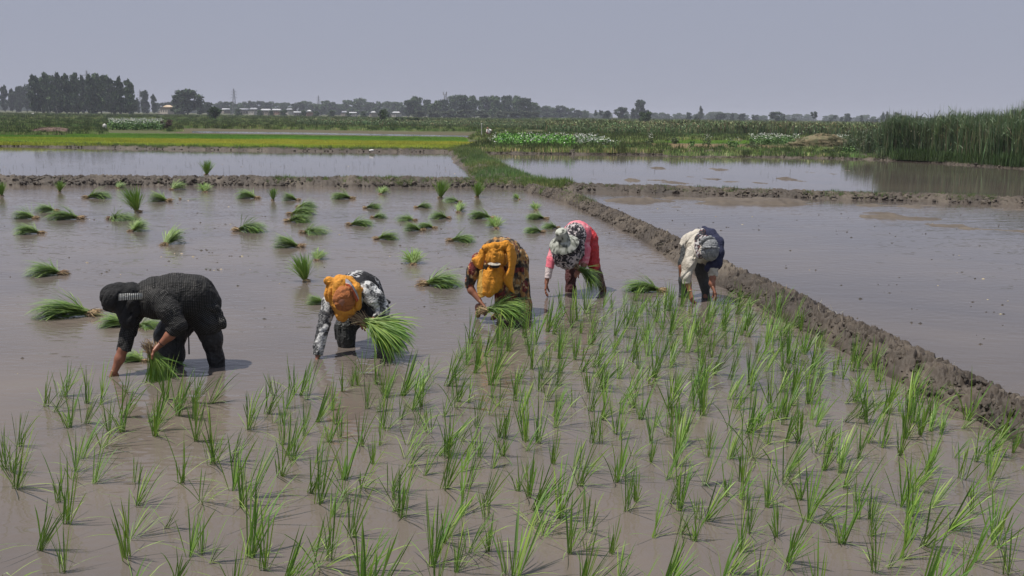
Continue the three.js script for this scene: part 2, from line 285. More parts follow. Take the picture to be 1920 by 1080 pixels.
// ---------------------------------------------------------------- rice: bundles of seedlings and planted tufts
const RICE = [[0.130, 0.290, 0.030], [0.185, 0.350, 0.040], [0.090, 0.220, 0.028], [0.255, 0.400, 0.055]];
const riceColour = (light = 0) => { const c = RICE[Math.floor(rnd() * RICE.length)], j = jitter(c, 0.22); return [[lerp(j[0] * 0.9, 0.36, light), lerp(j[1] * 0.9, 0.40, light), lerp(j[2], 0.10, light)], j]; };
function roots(b, n, len, spread, dirx, lift = 0) {           // a beard of matted roots with mud in it
  for (let i = 0; i < n; i++) {
    let p = [rr(-0.015, 0.015), 0.02 + rr(-0.015, 0.02), rr(-0.035, 0.035)], a = gauss() * spread, y = rr(-0.35, 0.5) + lift; const c = jitter([[0.34, 0.23, 0.12], [0.22, 0.14, 0.08], [0.45, 0.34, 0.19], [0.13, 0.09, 0.06]][Math.floor(rnd() * 4)], 0.25), L = len * rr(0.5, 1.1);
    for (let k = 0; k < 3; k++) { const q = [p[0] + dirx * Math.cos(a) * L / 3, Math.max(-0.01, p[1] + y * L / 3), p[2] + Math.sin(a) * L / 3]; b.rod(p, q, 0.005 - k * 0.0012, c, 0.004 - k * 0.0012); p = q; a += gauss() * 0.5; y -= rr(0, 0.5); }
  }
}
const bright = (c) => c.map((k) => [k[0] * 1.12, k[1] * 1.1, k[2]]);
function lyingBundle(s, n, len, fan, lift) {                  // roots at -x, leaves to +x
  seed(s); const g = new THREE.Group(), b = new Builder(), r = new Builder();
  for (let i = 0; i < n; i++) {
    const a = gauss() * fan, e = Math.max(-0.12, lift * rr(-0.25, 1.3)), d = [Math.cos(a) * Math.cos(e), Math.sin(e), Math.sin(a) * Math.cos(e)];
    b.blade([rr(-0.03, 0.05), rr(0.005, 0.06), gauss() * 0.035], d, len * rr(0.6, 1.08), rr(0.008, 0.0135), rr(1.4, 4.2), bright(riceColour(0.35)), 5, gauss() * 0.6);
  }
  for (let i = 0; i < n * 0.12; i++) { const a = rr(-1, 1) * fan * 2.2, e = rr(0.1, 0.9); b.blade([rr(0, 0.05), 0.03, gauss() * 0.03], [Math.cos(a) * Math.cos(e), Math.sin(e), Math.sin(a) * Math.cos(e)], len * rr(0.4, 0.9), 0.008, rr(1, 3), riceColour(0.2), 5, gauss()); }
  roots(r, 130, 0.15, 0.55, -1);
  mesh('leaves', b.geo(), leafMat, g); mesh('roots', r.geo(), rootMat, g); return g;
}
function standingBundle(s, n, len, lean, fan = 0.42) {                    // stands in the water on its roots
  seed(s); const g = new THREE.Group(), b = new Builder(), r = new Builder();
  for (let i = 0; i < n; i++) { const az = rr(0, 6.28), t = Math.abs(gauss()) * fan + 0.04, d = V(Math.sin(t) * Math.cos(az) + lean, Math.cos(t), Math.sin(t) * Math.sin(az)).normalize(); b.blade([Math.cos(az) * 0.03, rr(0.02, 0.06), Math.sin(az) * 0.03], d.toArray(), len * rr(0.6, 1.08), rr(0.007, 0.011), rr(0.6, 2.2), bright(riceColour(0.3)), 5, gauss()); }
  for (let i = 0; i < 90; i++) { const az = rr(0, 6.28), c = jitter([0.36, 0.26, 0.14], 0.3), R = rr(0.02, 0.1); r.rod([Math.cos(az) * 0.02, 0.05, Math.sin(az) * 0.02], [Math.cos(az) * R - lean * 0.12, rr(-0.02, 0.03), Math.sin(az) * R], 0.005, c, 0.002); }
  mesh('leaves', b.geo(), leafMat, g); mesh('roots', r.geo(), rootMat, g); return g;
}
const LYING = [[41, 330, 0.50, 0.48, 0.36], [42, 300, 0.46, 0.62, 0.42], [43, 340, 0.52, 0.40, 0.32], [44, 300, 0.42, 0.85, 0.55], [45, 340, 0.48, 0.52, 0.40], [46, 220, 0.50, 0.75, 0.34], [47, 280, 0.44, 0.42, 0.5], [48, 380, 0.46, 0.58, 0.30]].map((a) => lyingBundle(...a));
const STAND = [[51, 240, 0.46, 0.10, 0.5], [52, 300, 0.50, -0.3, 0.62], [53, 200, 0.42, 0.05, 0.4]].map((a) => standingBundle(...a));
const bundleGroup = 'seedling bundles lying in the flooded paddy';
function bundle(proto, pos, turn, size, label, pitch = 0, roll = 0) {
  const g = thing('seedling_bundle', label, 'rice bundle', bundleGroup);
  for (const c of proto.children) { const m = c.clone(); g.add(m); }
  g.position.copy(pos); g.rotation.order = 'YXZ'; g.rotation.set(roll, turn, pitch); g.scale.setScalar(size); return g;
}
const bundleSpots = [
  // u, v (middle), width in px, which end shows the roots: L left, R right, F towards the camera, U standing; label
  [3, 368, 40, 'U', 'rice bundle standing half cut off at the left edge by the mud bund'],
  [112, 360, 30, 'U', 'small upright rice bundle in front of the bund, leftmost of those standing'],
  [183, 372, 50, 'L', 'rice bundle with roots left, between the small upright one and the tall dark one'],
  [222, 353, 22, 'F', 'tiny rice tuft at the foot of the bund behind the tall dark upright one'],
  [256, 398, 62, 'U', 'tall dark upright rice bundle propped on splayed roots at left'],
  [290, 378, 68, 'R', 'wide bright rice bundle right behind the tall dark upright one'],
  [325, 356, 32, 'F', 'small rice bundle close under the bund, above the thin loose blades'],
  [385, 360, 30, 'F', 'small rice bundle just below the tuft sitting on the bund'],
  [388, 340, 40, 'U', 'rice tuft sitting on top of the dark mud bund at left'],
  [354, 374, 40, 'T', 'few loose rice blades lying flat on the water near the bund'],
  [462, 372, 48, 'R', 'rice bundle with roots to the right, left of the little upright tuft'],
  [512, 376, 34, 'U', 'little dark upright rice tuft with its reflection near the bund'],
  [542, 376, 40, 'R', 'rice bundle lying just right of the little dark upright tuft'],
  [640, 373, 48, 'R', 'rice bundle alone below the bund, roots to the right, middle of the left paddy'],
  [45, 410, 52, 'R', 'leftmost rice bundle of the row of three at the left edge'],
  [85, 397, 48, 'R', 'rearmost rice bundle of the three together at the left edge'],
  [122, 411, 70, 'R', 'long rice bundle with roots to the right, rightmost of three at left'],
  [53, 438, 56, 'R', 'rice bundle alone in front of the three at the left edge'],
  [230, 412, 58, 'L', 'rice bundle with roots to the left in front of the tall dark upright one'],
  [250, 434, 42, 'F', 'rice bundle showing root ends to the camera below the tall dark one'],
  [313, 459, 58, 'F', 'solitary rice bundle behind the back of the person in dotted black'],
  [472, 434, 68, 'L', 'rice bundle with roots left, alone in the middle of open water'],
  [578, 389, 42, 'L', 'topmost rice bundle of a loose pile of three'],
  [566, 403, 52, 'L', 'middle rice bundle of a loose pile of three'],
  [562, 416, 54, 'L', 'lowest rice bundle of a loose pile of three, brown roots to the left'],
  [592, 438, 58, 'L', 'rice bundle with roots to the left just below the pile of three'],
  [535, 464, 68, 'R', 'rice bundle with muddy roots to the right behind the big bushy one'],
  [595, 488, 36, 'F', 'small round rice bundle with roots in front, next to the big bushy one'],
  [572, 528, 66, 'U', 'big bushy dark rice bundle standing behind the person in the black vest'],
  [84, 515, 80, 'R', 'rice bundle in open water left of and behind the dotted black clothes'],
  [126, 592, 118, 'R', 'largest lying rice bundle left of the bent head in black scarf'],
  [215, 612, 74, 'R', 'rice bundle partly hidden behind the hanging black scarf'],
  [282, 614, 62, 'L', 'rice bundle with bare roots seen under the chest of the person in black'],
  [592, 570, 50, 'R', 'rice bundle half hidden behind the left elbow of the white patterned sleeve'],
  [715, 364, 26, 'F', 'small rice bundle under the bund left of the standing tuft'],
  [700, 391, 36, 'L', 'small rice bundle, rearmost of three between the left pile and the centre'],
  [713, 409, 34, 'L', 'small flat rice bundle between two others left of the centre'],
  [676, 423, 50, 'L', 'rice bundle with long tips pointing left, left of centre'],
  [727, 449, 50, 'L', 'rice bundle in front of the close group of three at the centre'],
  [760, 414, 42, 'R', 'upper left rice bundle of the close group of three at the centre'],
  [772, 433, 46, 'R', 'lower left rice bundle of the close group of three at the centre'],
  [797, 428, 42, 'R', 'right rice bundle with roots of the close group of three at the centre'],
  [795, 390, 34, 'L', 'small rice bundle above the group of three at the centre'],
  [822, 410, 44, 'R', 'rice bundle right of the group of three at the centre'],
  [826, 372, 50, 'U', 'tall rice tuft standing at the foot of the bund with long reflection'],
  [895, 370, 40, 'U', 'pale yellow green rice tuft standing upright against the bund'],
  [846, 379, 36, 'R', 'flat rice bundle right of the tall standing tuft'],
  [860, 398, 34, 'F', 'rice bundle in front of the flat one by the standing tuft'],
  [868, 453, 58, 'L', 'rice bundle with roots left behind the yellow headscarf'],
  [775, 496, 50, 'F', 'rice bundle standing half upright left of the person in yellow'],
  [832, 536, 92, 'L', 'big rice bundle with muddy roots left, beside the elbow of the person in yellow'],
  [902, 410, 50, 'R', 'rice bundle with roots right, behind the back of the person in yellow'],
  [930, 428, 40, 'F', 'rice bundle just behind the back of the person in floral brown'],
  [972, 374, 20, 'F', 'tiny rice tuft with red brown roots near the corner of the bunds'],
  [1005, 394, 26, 'F', 'small rice bundle near the corner, rearmost of those behind the camouflage hat'],
  [1004, 411, 46, 'R', 'rice bundle with roots right, behind and left of the camouflage hat'],
  [1000, 436, 42, 'R', 'rice bundle left of the camouflage hat, nearer of two side by side'],
  [1030, 428, 38, 'R', 'rice bundle touching the outline of the camouflage hat'],
  [1208, 547, 78, 'R', 'rice bundle lying between the person in pink and the one with the grey cap'],
  [252, 678, 46, 'R', 'rice bundle lying in the water behind the two hands of the person in black'],
];
seed(77);
bundleSpots.forEach(([u, v, w, end, label], i) => {
  const p = at(u, v), px = FOCAL / -p.z, m = w / px;
  if (end === 'U') { const k = u === 256 || u === 572 ? 1 : u === 512 || u === 3 ? 2 : 0; const o = bundle(STAND[k], p, rr(-0.4, 0.4), clamp(m * (k === 1 ? 1.6 : 1.55), 0.55, 1.5), label); if (v === 340) o.position.y = 0.2; return; }
  if (end === 'T') {
    const b = new Builder(), r = new Builder(), g = thing('seedling_bundle', label, 'rice bundle', bundleGroup);
    for (let q = 0; q < 16; q++) b.blade([rr(-0.25, 0.1), 0.012, rr(-0.08, 0.08)], V(1, 0.05, gauss() * 0.2).normalize().toArray(), rr(0.25, 0.45), 0.009, 0.3, riceColour(0.3), 4);
    roots(r, 12, 0.08, 0.5, -1); mesh('leaves', b.geo(), leafMat, g); mesh('roots', r.geo(), rootMat, g).position.set(-0.2, 0, 0); g.position.copy(p); return;
  }
  const size = clamp(m / (end === 'F' ? 0.50 : 0.57), 0.5, 1.3), a = end === 'R' ? Math.PI + rr(-0.25, 0.25) : end === 'L' ? rr(-0.25, 0.25) : Math.PI / 2 + rr(-0.7, 0.7);
  const o = bundle(LYING[end === 'F' ? [1, 3, 6][i % 3] : [0, 1, 2, 4, 5, 6, 7][i % 7]], p, a, size, label, end === 'F' ? 0.28 : rr(0, 0.1));
  o.position.x += end === 'R' ? m * 0.32 : end === 'L' ? -m * 0.32 : 0;
});

// planted tufts
const tufts = []; seed(61);
for (let k = 0; k < 16; k++) {
  const b = new Builder(), n = 8 + Math.floor(rnd() * 12), lean = rr(-0.12, 0.48), flop = k % 3 === 2;
  for (let i = 0; i < n; i++) {
    const az = rr(0, 6.28), t = Math.abs(gauss()) * (flop ? 0.62 : 0.36) + 0.03, d = V(Math.sin(t) * Math.cos(az) + lean, Math.cos(t), Math.sin(t) * Math.sin(az) + rr(-0.1, 0.1)).normalize();
    b.blade([gauss() * 0.02, -0.03, gauss() * 0.02], d.toArray(), rr(0.16, 0.46), rr(0.006, 0.0115), rr(0.2, flop ? 3.6 : 2.2), bright(riceColour(0.15)), 5, gauss());
  }
  for (let i = 0; i < 3; i++) { const a = rr(0, 6.28); b.blade([gauss() * 0.02, 0.01, gauss() * 0.02], V(Math.cos(a), 0.45, Math.sin(a)).normalize().toArray(), rr(0.2, 0.34), 0.006, 2.6, bright(riceColour(0.5)), 5, gauss()); }
  tufts.push(b.geo());
}
{ seed(62);
  const edge = [[-120, 740], [0, 742], [130, 735], [200, 722], [300, 748], [430, 742], [470, 726], [560, 732], [620, 712], [660, 690], [760, 690], [820, 676], [850, 650], [890, 640], [960, 640], [1010, 610], [1040, 575], [1120, 580], [1180, 560], [1250, 562], [1300, 585], [1380, 562], [1420, 560]].map(([u, v]) => xz(u, v));
  const poly = [...edge, ...lineBbase.slice(6).map(([x, z]) => [x - 0.14, z + 0.1]), [7, -2], [-7, -2]];
  const inside = (x, z) => { let c = false; for (let i = 0, j = poly.length - 1; i < poly.length; j = i++) { const [xi, zi] = poly[i], [xj, zj] = poly[j]; if ((zi > z) !== (zj > z) && x < (xj - xi) * (z - zi) / (zj - zi) + xi) c = !c; } return c; };
  const list = [], q = new THREE.Vector3();
  for (let z = -13.2; z < -3.9; z += 0.27) for (let x = -4.6; x < 6.6; x += 0.215) {
    const X = x + rr(-0.13, 0.13) + 0.12 * Math.sin(z * 2.1), Z = z + rr(-0.15, 0.15); if (!inside(X, Z)) continue;
    q.set(X, 0.1, Z).project(camera); const u = (q.x + 1) * 960, v = (1 - q.y) * 540; if (q.x < -1.06 || q.x > 1.06 || v > 1110) continue;
    if (u < 480 && rnd() < 0.3) continue; if (u < 160 && rnd() < 0.35) continue; if (u < 760 && rnd() < 0.15) continue; if (rnd() < 0.06) continue;
    list.push([X, Z, v, rr(0.6, 1.1), rr(0, 6.28), rr(-0.15, 0.15), rr(-0.28, 0.08), Math.floor(rnd() * 16)]);
  }
  list.sort((a, b) => b[2] - a[2]); console.log('tufts', list.length);
  const rest = [];
  list.forEach(([x, z, v, s, r, tx, tz, k], i) => {
    if (i >= 300) { const g = tufts[k].clone(); g.applyMatrix4(new THREE.Matrix4().compose(V(x, 0, z), new THREE.Quaternion().setFromEuler(new THREE.Euler(tx, r * 0.32 - 1.0, tz)), V(s, s, s))); rest.push(g); return; }
    const o = mesh('rice_seedling', tufts[k], leafMat); const zone = lineB.some(([bx, bz]) => Math.hypot(bx - x, bz - z) < 0.85) ? 'bund' : x < -1.1 ? 'left' : x < 1.1 ? 'middle' : 'right'; tag(o, { bund: 'green rice tuft planted along the foot of the diagonal mud bund', left: 'green rice tuft planted in the water in front of the two left people', middle: 'green rice tuft planted in the front middle, below the person in yellow', right: 'green rice tuft planted in the front right, short of the mud bund' }[zone], 'rice seedling', { bund: 'rice tufts by the bund', left: 'rice tufts front left', middle: 'rice tufts front middle', right: 'rice tufts front right' }[zone]); o.position.set(x, 0, z); o.rotation.set(tx, r * 0.32 - 1.0, tz); o.scale.setScalar(s);
  });
  stuff('rice_seedlings', mergeGeometries(rest), leafMat, 'farther planted rice tufts round the standing people', 'rice seedlings');
}
// ---------------------------------------------------------------- grass, reeds and crops beyond the paddies
function grassTuft(s, n, h, w, spread, colours, droop = 1.2, radius = 0.25) {
  seed(s); const b = new Builder();
  for (let i = 0; i < n; i++) { const az = rr(0, 6.28), t = Math.abs(gauss()) * spread, d = V(Math.sin(t) * Math.cos(az), Math.cos(t), Math.sin(t) * Math.sin(az)); const c = jitter(colours[Math.floor(rnd() * colours.length)], 0.2); b.blade([gauss() * radius, -0.02, gauss() * radius], d.toArray(), h * rr(0.5, 1.1), w * rr(0.7, 1.2), droop * rr(0.3, 1.4) / h * 0.3, c, 3, gauss()); }
  return b.geo();
}
function scatter(name, geos, mat, spots, label, category, parent) {           // [x, y, z, scale, yscale]
  const per = geos.map(() => []); spots.forEach((p) => per[Math.floor(rnd() * geos.length)].push(p)); const c = new THREE.Color();
  const holder = parent ?? (() => { const g = new THREE.Group(); g.name = numbered(name); scene.add(g); return tag(g, label, category, null, 'stuff'); })();
  per.forEach((list, j) => { if (!list.length) return; const im = new THREE.InstancedMesh(geos[j], mat, list.length); im.name = parent ? name : 'blades'; im.userData.kind = 'stuff'; im.castShadow = im.receiveShadow = true;
    list.forEach(([x, y, z, s, ys], i) => { im.setMatrixAt(i, new THREE.Matrix4().compose(V(x, y, z), new THREE.Quaternion().setFromEuler(new THREE.Euler(0, rr(0, 6.28), 0)), V(s, s * (ys ?? 1), s))); const f = fbm(x * 0.11, 2.5, z * 0.3, 3), k = rr(0.78, 1.18) * (0.55 + 0.9 * f), w = 1 + (fbm(x * 0.05 + 7, 1.5, z * 0.2, 2) - 0.5) * 0.7; im.setColorAt(i, c.setRGB(k * w * rr(0.92, 1.08), k, k * rr(0.85, 1.1))); }); holder.add(im); });
  return holder;
}
const inQuad = (a, b, c, d, n, y, s0 = 0.8, s1 = 1.2, ys = () => 1) => { const out = []; for (let i = 0; i < n; i++) { const s = rnd(), t = rnd(); const x = lerp(lerp(a[0], b[0], s), lerp(d[0], c[0], s), t), z = lerp(lerp(a[1], b[1], s), lerp(d[1], c[1], s), t); out.push([x, y, z, rr(s0, s1), ys(x, z)]); } return out; };
const L = (u, v) => xz(u, v, LAND);
const G1 = [[0.169, 0.295, 0.062], [0.239, 0.365, 0.085], [0.126, 0.225, 0.056], [0.337, 0.365, 0.140]], G2 = [[0.393, 0.450, 0.169], [0.252, 0.337, 0.099], [0.533, 0.477, 0.252]];
const bundGrass = [grassTuft(101, 40, 0.16, 0.007, 0.5, G1, 1.2, 0.08), grassTuft(102, 36, 0.13, 0.007, 0.6, G2, 1.2, 0.08), grassTuft(103, 30, 0.22, 0.007, 0.35, G1, 1.2, 0.07)];
function alongLine(line, half, height, n, from, to, s0, s1, clump = 0.4) {
  const pts = resample(line, 0.1), out = [];
  while (out.length < n) { const k = Math.floor(pts.length * rr(from, to)), p = pts[Math.min(k, pts.length - 2)], q = pts[Math.min(k + 1, pts.length - 1)]; if (noise3(k * 0.06, 5.5, half) < clump * rnd() + 0.12) continue; const tx = q.x - p.x, tz = q.z - p.z, l = Math.hypot(tx, tz) || 1, t = rr(-0.85, 0.75); out.push([p.x - tz / l * t * half, height * Math.cos(t * 1.5) * 0.9 - 0.03, p.z + tx / l * t * half, rr(s0, s1)]); }
  return out;
}
seed(201);
scatter('bund_grass', bundGrass, leafMat, [...alongLine(lineC, 0.95, 0.24, 1700, 0, 1, 0.9, 1.9, 0.1), ...alongLine(lineC, 1.2, 0.16, 300, 0, 0.25, 0.7, 1.3, 0.1), ...alongLine(lineR, 0.6, 0.2, 260, 0, 0.08, 0.8, 1.5, 0.1), ...alongLine(lineA, 0.55, 0.2, 260, 0.93, 1, 0.8, 1.5, 0.1)], 'grass covering the bund between the far paddies', 'grass');
scatter('bund_grass', bundGrass, leafMat, [...alongLine(lineA, 0.5, 0.2, 800, 0.62, 1, 0.6, 1.3, 0.5), ...alongLine(lineA, 0.5, 0.2, 90, 0.1, 0.6, 0.5, 0.9, 0.6)], 'grass growing along the right part of the left mud bund', 'grass');
scatter('bund_grass', bundGrass, leafMat, [...alongLine(lineR, 0.42, 0.15, 750, 0, 0.7, 0.5, 1.1, 0.6), ...alongLine(lineR, 0.42, 0.15, 120, 0.7, 1, 0.4, 0.8, 0.6)], 'grass growing on the mud bund crossing the right half', 'grass');
scatter('bund_grass', bundGrass, leafMat, [...alongLine(lineB, 0.3, 0.2, 46, 0.0, 0.25, 0.6, 1.2, 0.4), ...alongLine(lineB, 0.32, 0.16, 60, 0.25, 1, 0.25, 0.55, 0.5)], 'sparse weeds on the diagonal mud bund', 'grass');
scatter('bank_grass', bundGrass, leafMat, [...alongLine(farEdgeL, 0.5, 0.15, 1400, 0, 1, 0.7, 1.7, 0.4), ...alongLine(farEdgeR, 1.0, 0.2, 1500, 0, 0.62, 0.7, 1.9, 0.5)], 'rough grass along the far banks of the paddies', 'grass');
{ // stubble in the far paddies
  seed(202); const b = new Builder(); for (let i = 0; i < 420; i++) { const p = rnd() < 0.75 ? at(rr(-20, 880), rr(284, 332)) : at(rr(1000, 1900), rr(305, 350)); if (p.x > 1 && rnd() < 0.5) continue; for (let k = 0; k < 2; k++) b.blade([p.x + gauss() * 0.06, -0.01, p.z], V(gauss() * 0.3, 1, gauss() * 0.2).normalize().toArray(), rr(0.06, 0.2), 0.008, 0.5, jitter([0.07, 0.075, 0.045], 0.3), 2); }
  stuff('stubble', b.geo(), farLeafMat, 'thin stubble poking out of the far flooded paddies', 'stubble'); }

// bright nursery strips of young rice
const NUR1 = [[0.444, 0.511, 0.054], [0.538, 0.578, 0.075], [0.376, 0.484, 0.054]], NUR2 = [[0.202, 0.403, 0.048], [0.255, 0.470, 0.059], [0.161, 0.323, 0.048]];
const nurA = [grassTuft(111, 60, 0.21, 0.014, 0.25, NUR1, 1, 0.28), grassTuft(112, 60, 0.21, 0.014, 0.25, NUR1, 1, 0.28)], nurB = [grassTuft(113, 60, 0.19, 0.014, 0.22, NUR2, 1, 0.28), grassTuft(114, 60, 0.19, 0.014, 0.22, NUR2, 1, 0.28)];
seed(203);
scatter('rice_nursery', nurA, farLeafMat, [...inQuad(L(-330, 268), L(905, 281), L(905, 269), L(-330, 257), 8500, LAND, 0.8, 1.2, (x, z) => 0.55 + 0.8 * fbm(x * 0.12, 3, z * 0.5, 3)), ], 'bright yellow green strip of nursery rice behind the left paddy', 'rice nursery');
scatter('rice_nursery', nurB, farLeafMat, [...inQuad(L(130, 260.5), L(870, 267.5), L(870, 259), L(130, 251.5), 5200, LAND, 0.8, 1.2, (x, z) => 0.55 + 0.8 * fbm(x * 0.12, 8, z * 0.4, 3)), ...inQuad(L(-330, 256.5), L(130, 260), L(130, 257), L(-330, 253), 1800, LAND)], 'darker green strip of nursery rice behind the yellow green one', 'rice nursery');
// meadow and rough grass
const mead = [grassTuft(121, 46, 0.42, 0.03, 0.4, G1, 1, 0.45), grassTuft(122, 46, 0.36, 0.03, 0.5, [...G1, ...G2], 1, 0.5), grassTuft(123, 40, 0.6, 0.03, 0.3, [[0.05, 0.085, 0.02], [0.08, 0.11, 0.03]], 1, 0.4)];
scatter('meadow_grass', mead, farLeafMat, [
  ...inQuad(L(-420, 249), L(200, 255), L(200, 238), L(-420, 231), 4000, LAND, 0.5, 0.9), ...inQuad(L(305, 247), L(340, 247), L(340, 238), L(305, 237), 200, LAND, 0.5, 0.9), ...inQuad(L(-420, 233), L(980, 248), L(980, 232), L(-420, 217), 12000, LAND, 0.6, 1.2), ...inQuad(L(-420, 219), L(1000, 233), L(1000, 224), L(-420, 209), 11000, LAND, 0.9, 2.0),
  ...inQuad(L(880, 262), L(1240, 270), L(1240, 254), L(900, 250), 1400, LAND, 0.6, 1.1), ...inQuad(L(980, 240), L(1800, 249), L(1800, 236), L(980, 228), 5000, LAND, 0.9, 1.8), ...inQuad(L(980, 229), L(1900, 240), L(1900, 232), L(980, 221.5), 5000, LAND, 1.5, 3.2), ...inQuad(L(1080, 262), L(1700, 268), L(1700, 256), L(1080, 254), 2600, LAND, 0.6, 1.1), ...inQuad(L(1250, 292), L(1700, 296), L(1700, 280), L(1250, 281), 420, LAND, 0.5, 0.9), ...inQuad(L(880, 284), L(1250, 287), L(1250, 277), L(890, 272), 1100, LAND, 0.5, 1.0)],
  'rough green meadow grass between the nursery strips and the trees', 'grass');
// a lit green plot and bare soil on the right
const plot = (name, quad, y, c, label) => { const t = soilTex.clone(); t.repeat.set(0.3, 0.3); t.needsUpdate = true; const m = new THREE.MeshStandardMaterial({ map: t, roughness: 0.95 }); m.color.setRGB(...c); structure(name, polygon(quad, y), m, label); };
plot('bare_soil', [L(1195, 282), L(1440, 285), L(1640, 290), L(1640, 283), L(1420, 272), L(1195, 268)], LAND + 0.006, [1.15, 0.68, 0.75], 'reddish bare soil behind the right bank');
plot('bare_soil', [L(330, 250.5), L(905, 259), L(905, 249.5), L(330, 240)], LAND + 0.006, [0.62, 0.45, 0.5], 'dark brown strip of ploughed soil behind the nursery');
structure('water_strip', polygon([L(360, 249.2), L(600, 252.2), L(880, 257.2), L(880, 254.6), L(600, 249.2), L(360, 246)], LAND + 0.012), waterMaterial(rippleB, 4, 0.003, [0.12, 0.1, 0.085], 0.05), 'pale strip of water behind the nursery rice');
seed(204);
scatter('young_crop', nurB, farLeafMat, [...inQuad(L(1600, 277), L(1672, 280), L(1672, 269), L(1600, 266), 700, LAND, 0.6, 1), ...inQuad(L(1200, 268), L(1420, 270), L(1420, 262), L(1200, 260), 700, LAND, 0.5, 0.9)], 'light green plot of young crop left of the reeds', 'crop');

// reeds
const REED = [[0.105, 0.165, 0.062], [0.135, 0.205, 0.075], [0.075, 0.125, 0.050], [0.200, 0.235, 0.105], [0.230, 0.190, 0.110]];
function reedGeo(s, n, h, w, rad) {
  seed(s); const b = new Builder();
  for (let i = 0; i < n; i++) { const az = rr(0, 6.28), t = Math.abs(gauss()) * 0.16, d = V(Math.sin(t) * Math.cos(az), Math.cos(t), Math.sin(t) * Math.sin(az)); b.blade([gauss() * rad, -0.05, gauss() * rad], d.toArray(), h * rr(0.45, 1.08), w * rr(0.7, 1.3), rr(0.02, 0.22), jitter(REED[Math.floor(Math.pow(rnd(), 1.5) * 5)], 0.25), 4, gauss() * 2); }
  for (let i = 0; i < n * 0.5; i++) { const a = rr(0, 6.28), y = rr(0.2, h * 0.85); b.blade([gauss() * rad, y, gauss() * rad], V(Math.cos(a), 0.9, Math.sin(a)).normalize().toArray(), rr(0.3, 0.7), w * 1.3, 2.2, jitter(REED[Math.floor(Math.pow(rnd(), 1.3) * 5)], 0.3), 3, gauss()); }
  return b.geo();
}
const reeds = [1, 2, 3, 4].map((s) => reedGeo(130 + s, 46, 2.5, 0.035, 0.28));
seed(205);
{ const front = [[1672, 296], [1720, 298.5], [1800, 303], [1920, 311], [2080, 322]], list = [];
  for (let i = 0; i < 2600; i++) { const t = Math.pow(rnd(), 1.6), k = rr(0, front.length - 1.001), j = Math.floor(k), u = lerp(front[j][0], front[j + 1][0], k - j), v = lerp(front[j][1], front[j + 1][1], k - j); const p = at(u, v, LAND), dz = t * 22, x = p.x * (1 + dz / -p.z) + gauss() * 0.38, z = p.z - 0.5 - dz + gauss() * 0.3;
    const hs = 0.38 + 0.75 * fbm(x * 0.5, 2, z * 0.5, 3) + 0.24 * smooth(1700, 1900, u) + 0.1 * t + (rnd() < 0.06 ? rr(0.1, 0.3) : 0); list.push([x, LAND, z, rr(0.9, 1.1), hs]); }
  for (let i = 0; i < 70; i++) { const p = at(rr(1640, 1680), rr(290, 297), LAND); list.push([p.x, LAND, p.z - rr(0, 6), rr(0.8, 1), rr(0.22, 0.75)]); }
  scatter('reed_bed', reeds, leafMat, list, 'tall dense stand of dark green reeds at the right edge', 'reeds'); 
  const low = [grassTuft(141, 50, 0.7, 0.03, 0.4, [[0.09, 0.15, 0.03], [0.06, 0.11, 0.025]], 1.4, 0.3), grassTuft(142, 50, 0.6, 0.035, 0.5, [[0.10, 0.16, 0.035], [0.07, 0.12, 0.03]], 1.4, 0.3)], f = [];
  for (let i = 0; i < 900; i++) { const k = rr(0, front.length - 1.001), j = Math.floor(k), p = at(lerp(front[j][0], front[j + 1][0], k - j), lerp(front[j][1], front[j + 1][1], k - j), LAND); f.push([p.x + gauss() * 0.3, LAND - 0.02, p.z + rr(-0.8, 1.0), rr(0.35, 1.2)]); }
  scatter('reed_edge_grass', low, leafMat, f, 'bright grass along the foot of the reeds', 'grass'); }
const belt = [1, 2, 3].map((s) => reedGeo(150 + s, 30, 1.9, 0.08, 0.6));
seed(206);
scatter('reed_belt', belt, farLeafMat, [...inQuad(L(1030, 250), L(1700, 260), L(1700, 244), L(1030, 240), 3600, LAND, 0.9, 1.2, (x, z) => 0.25 + 0.95 * fbm(x * 0.07, 1, z * 0.07, 4)), ...inQuad(L(560, 236), L(1040, 244), L(1040, 235), L(560, 227), 1500, LAND, 0.8, 1.1, (x, z) => 0.25 + 0.5 * fbm(x * 0.05, 1, z * 0.05, 3))], 'long belt of tall green reeds across the middle distance at right', 'reeds');

// ---------------------------------------------------------------- bushes, flowering crops, heaps
function leafBlob(b, n, c, r, size, cols, surf = 0.55) {       // leaf sized faces through a rounded volume
  for (let i = 0; i < n; i++) {
    const a = rr(0, 6.28), y = rr(-1, 1), q = Math.sqrt(1 - y * y), k = Math.pow(rnd(), 1 - surf) * (0.86 + 0.24 * noise3(Math.cos(a) * q * 2.3 + c[0], y * 2.3 + c[1], Math.sin(a) * q * 2.3 + c[2]));
    const x = c[0] + Math.cos(a) * q * r[0] * k, Y = c[1] + y * r[1] * k, z = c[2] + Math.sin(a) * q * r[2] * k, s = size * rr(0.6, 1.3), col = jitter(cols[Math.floor(rnd() * cols.length)], 0.25);
    const e = V(gauss(), gauss(), gauss()).normalize(), f = V(gauss(), gauss(), gauss()).cross(e).normalize();
    const m = [[-1, -0.35], [0.15, -0.7], [1, 0.1], [0.1, 0.75]].map(([p, t]) => b.v(x + (e.x * p + f.x * t) * s, Y + (e.y * p + f.y * t) * s, z + (e.z * p + f.z * t) * s, col)); b.quad(...m);
  }
}
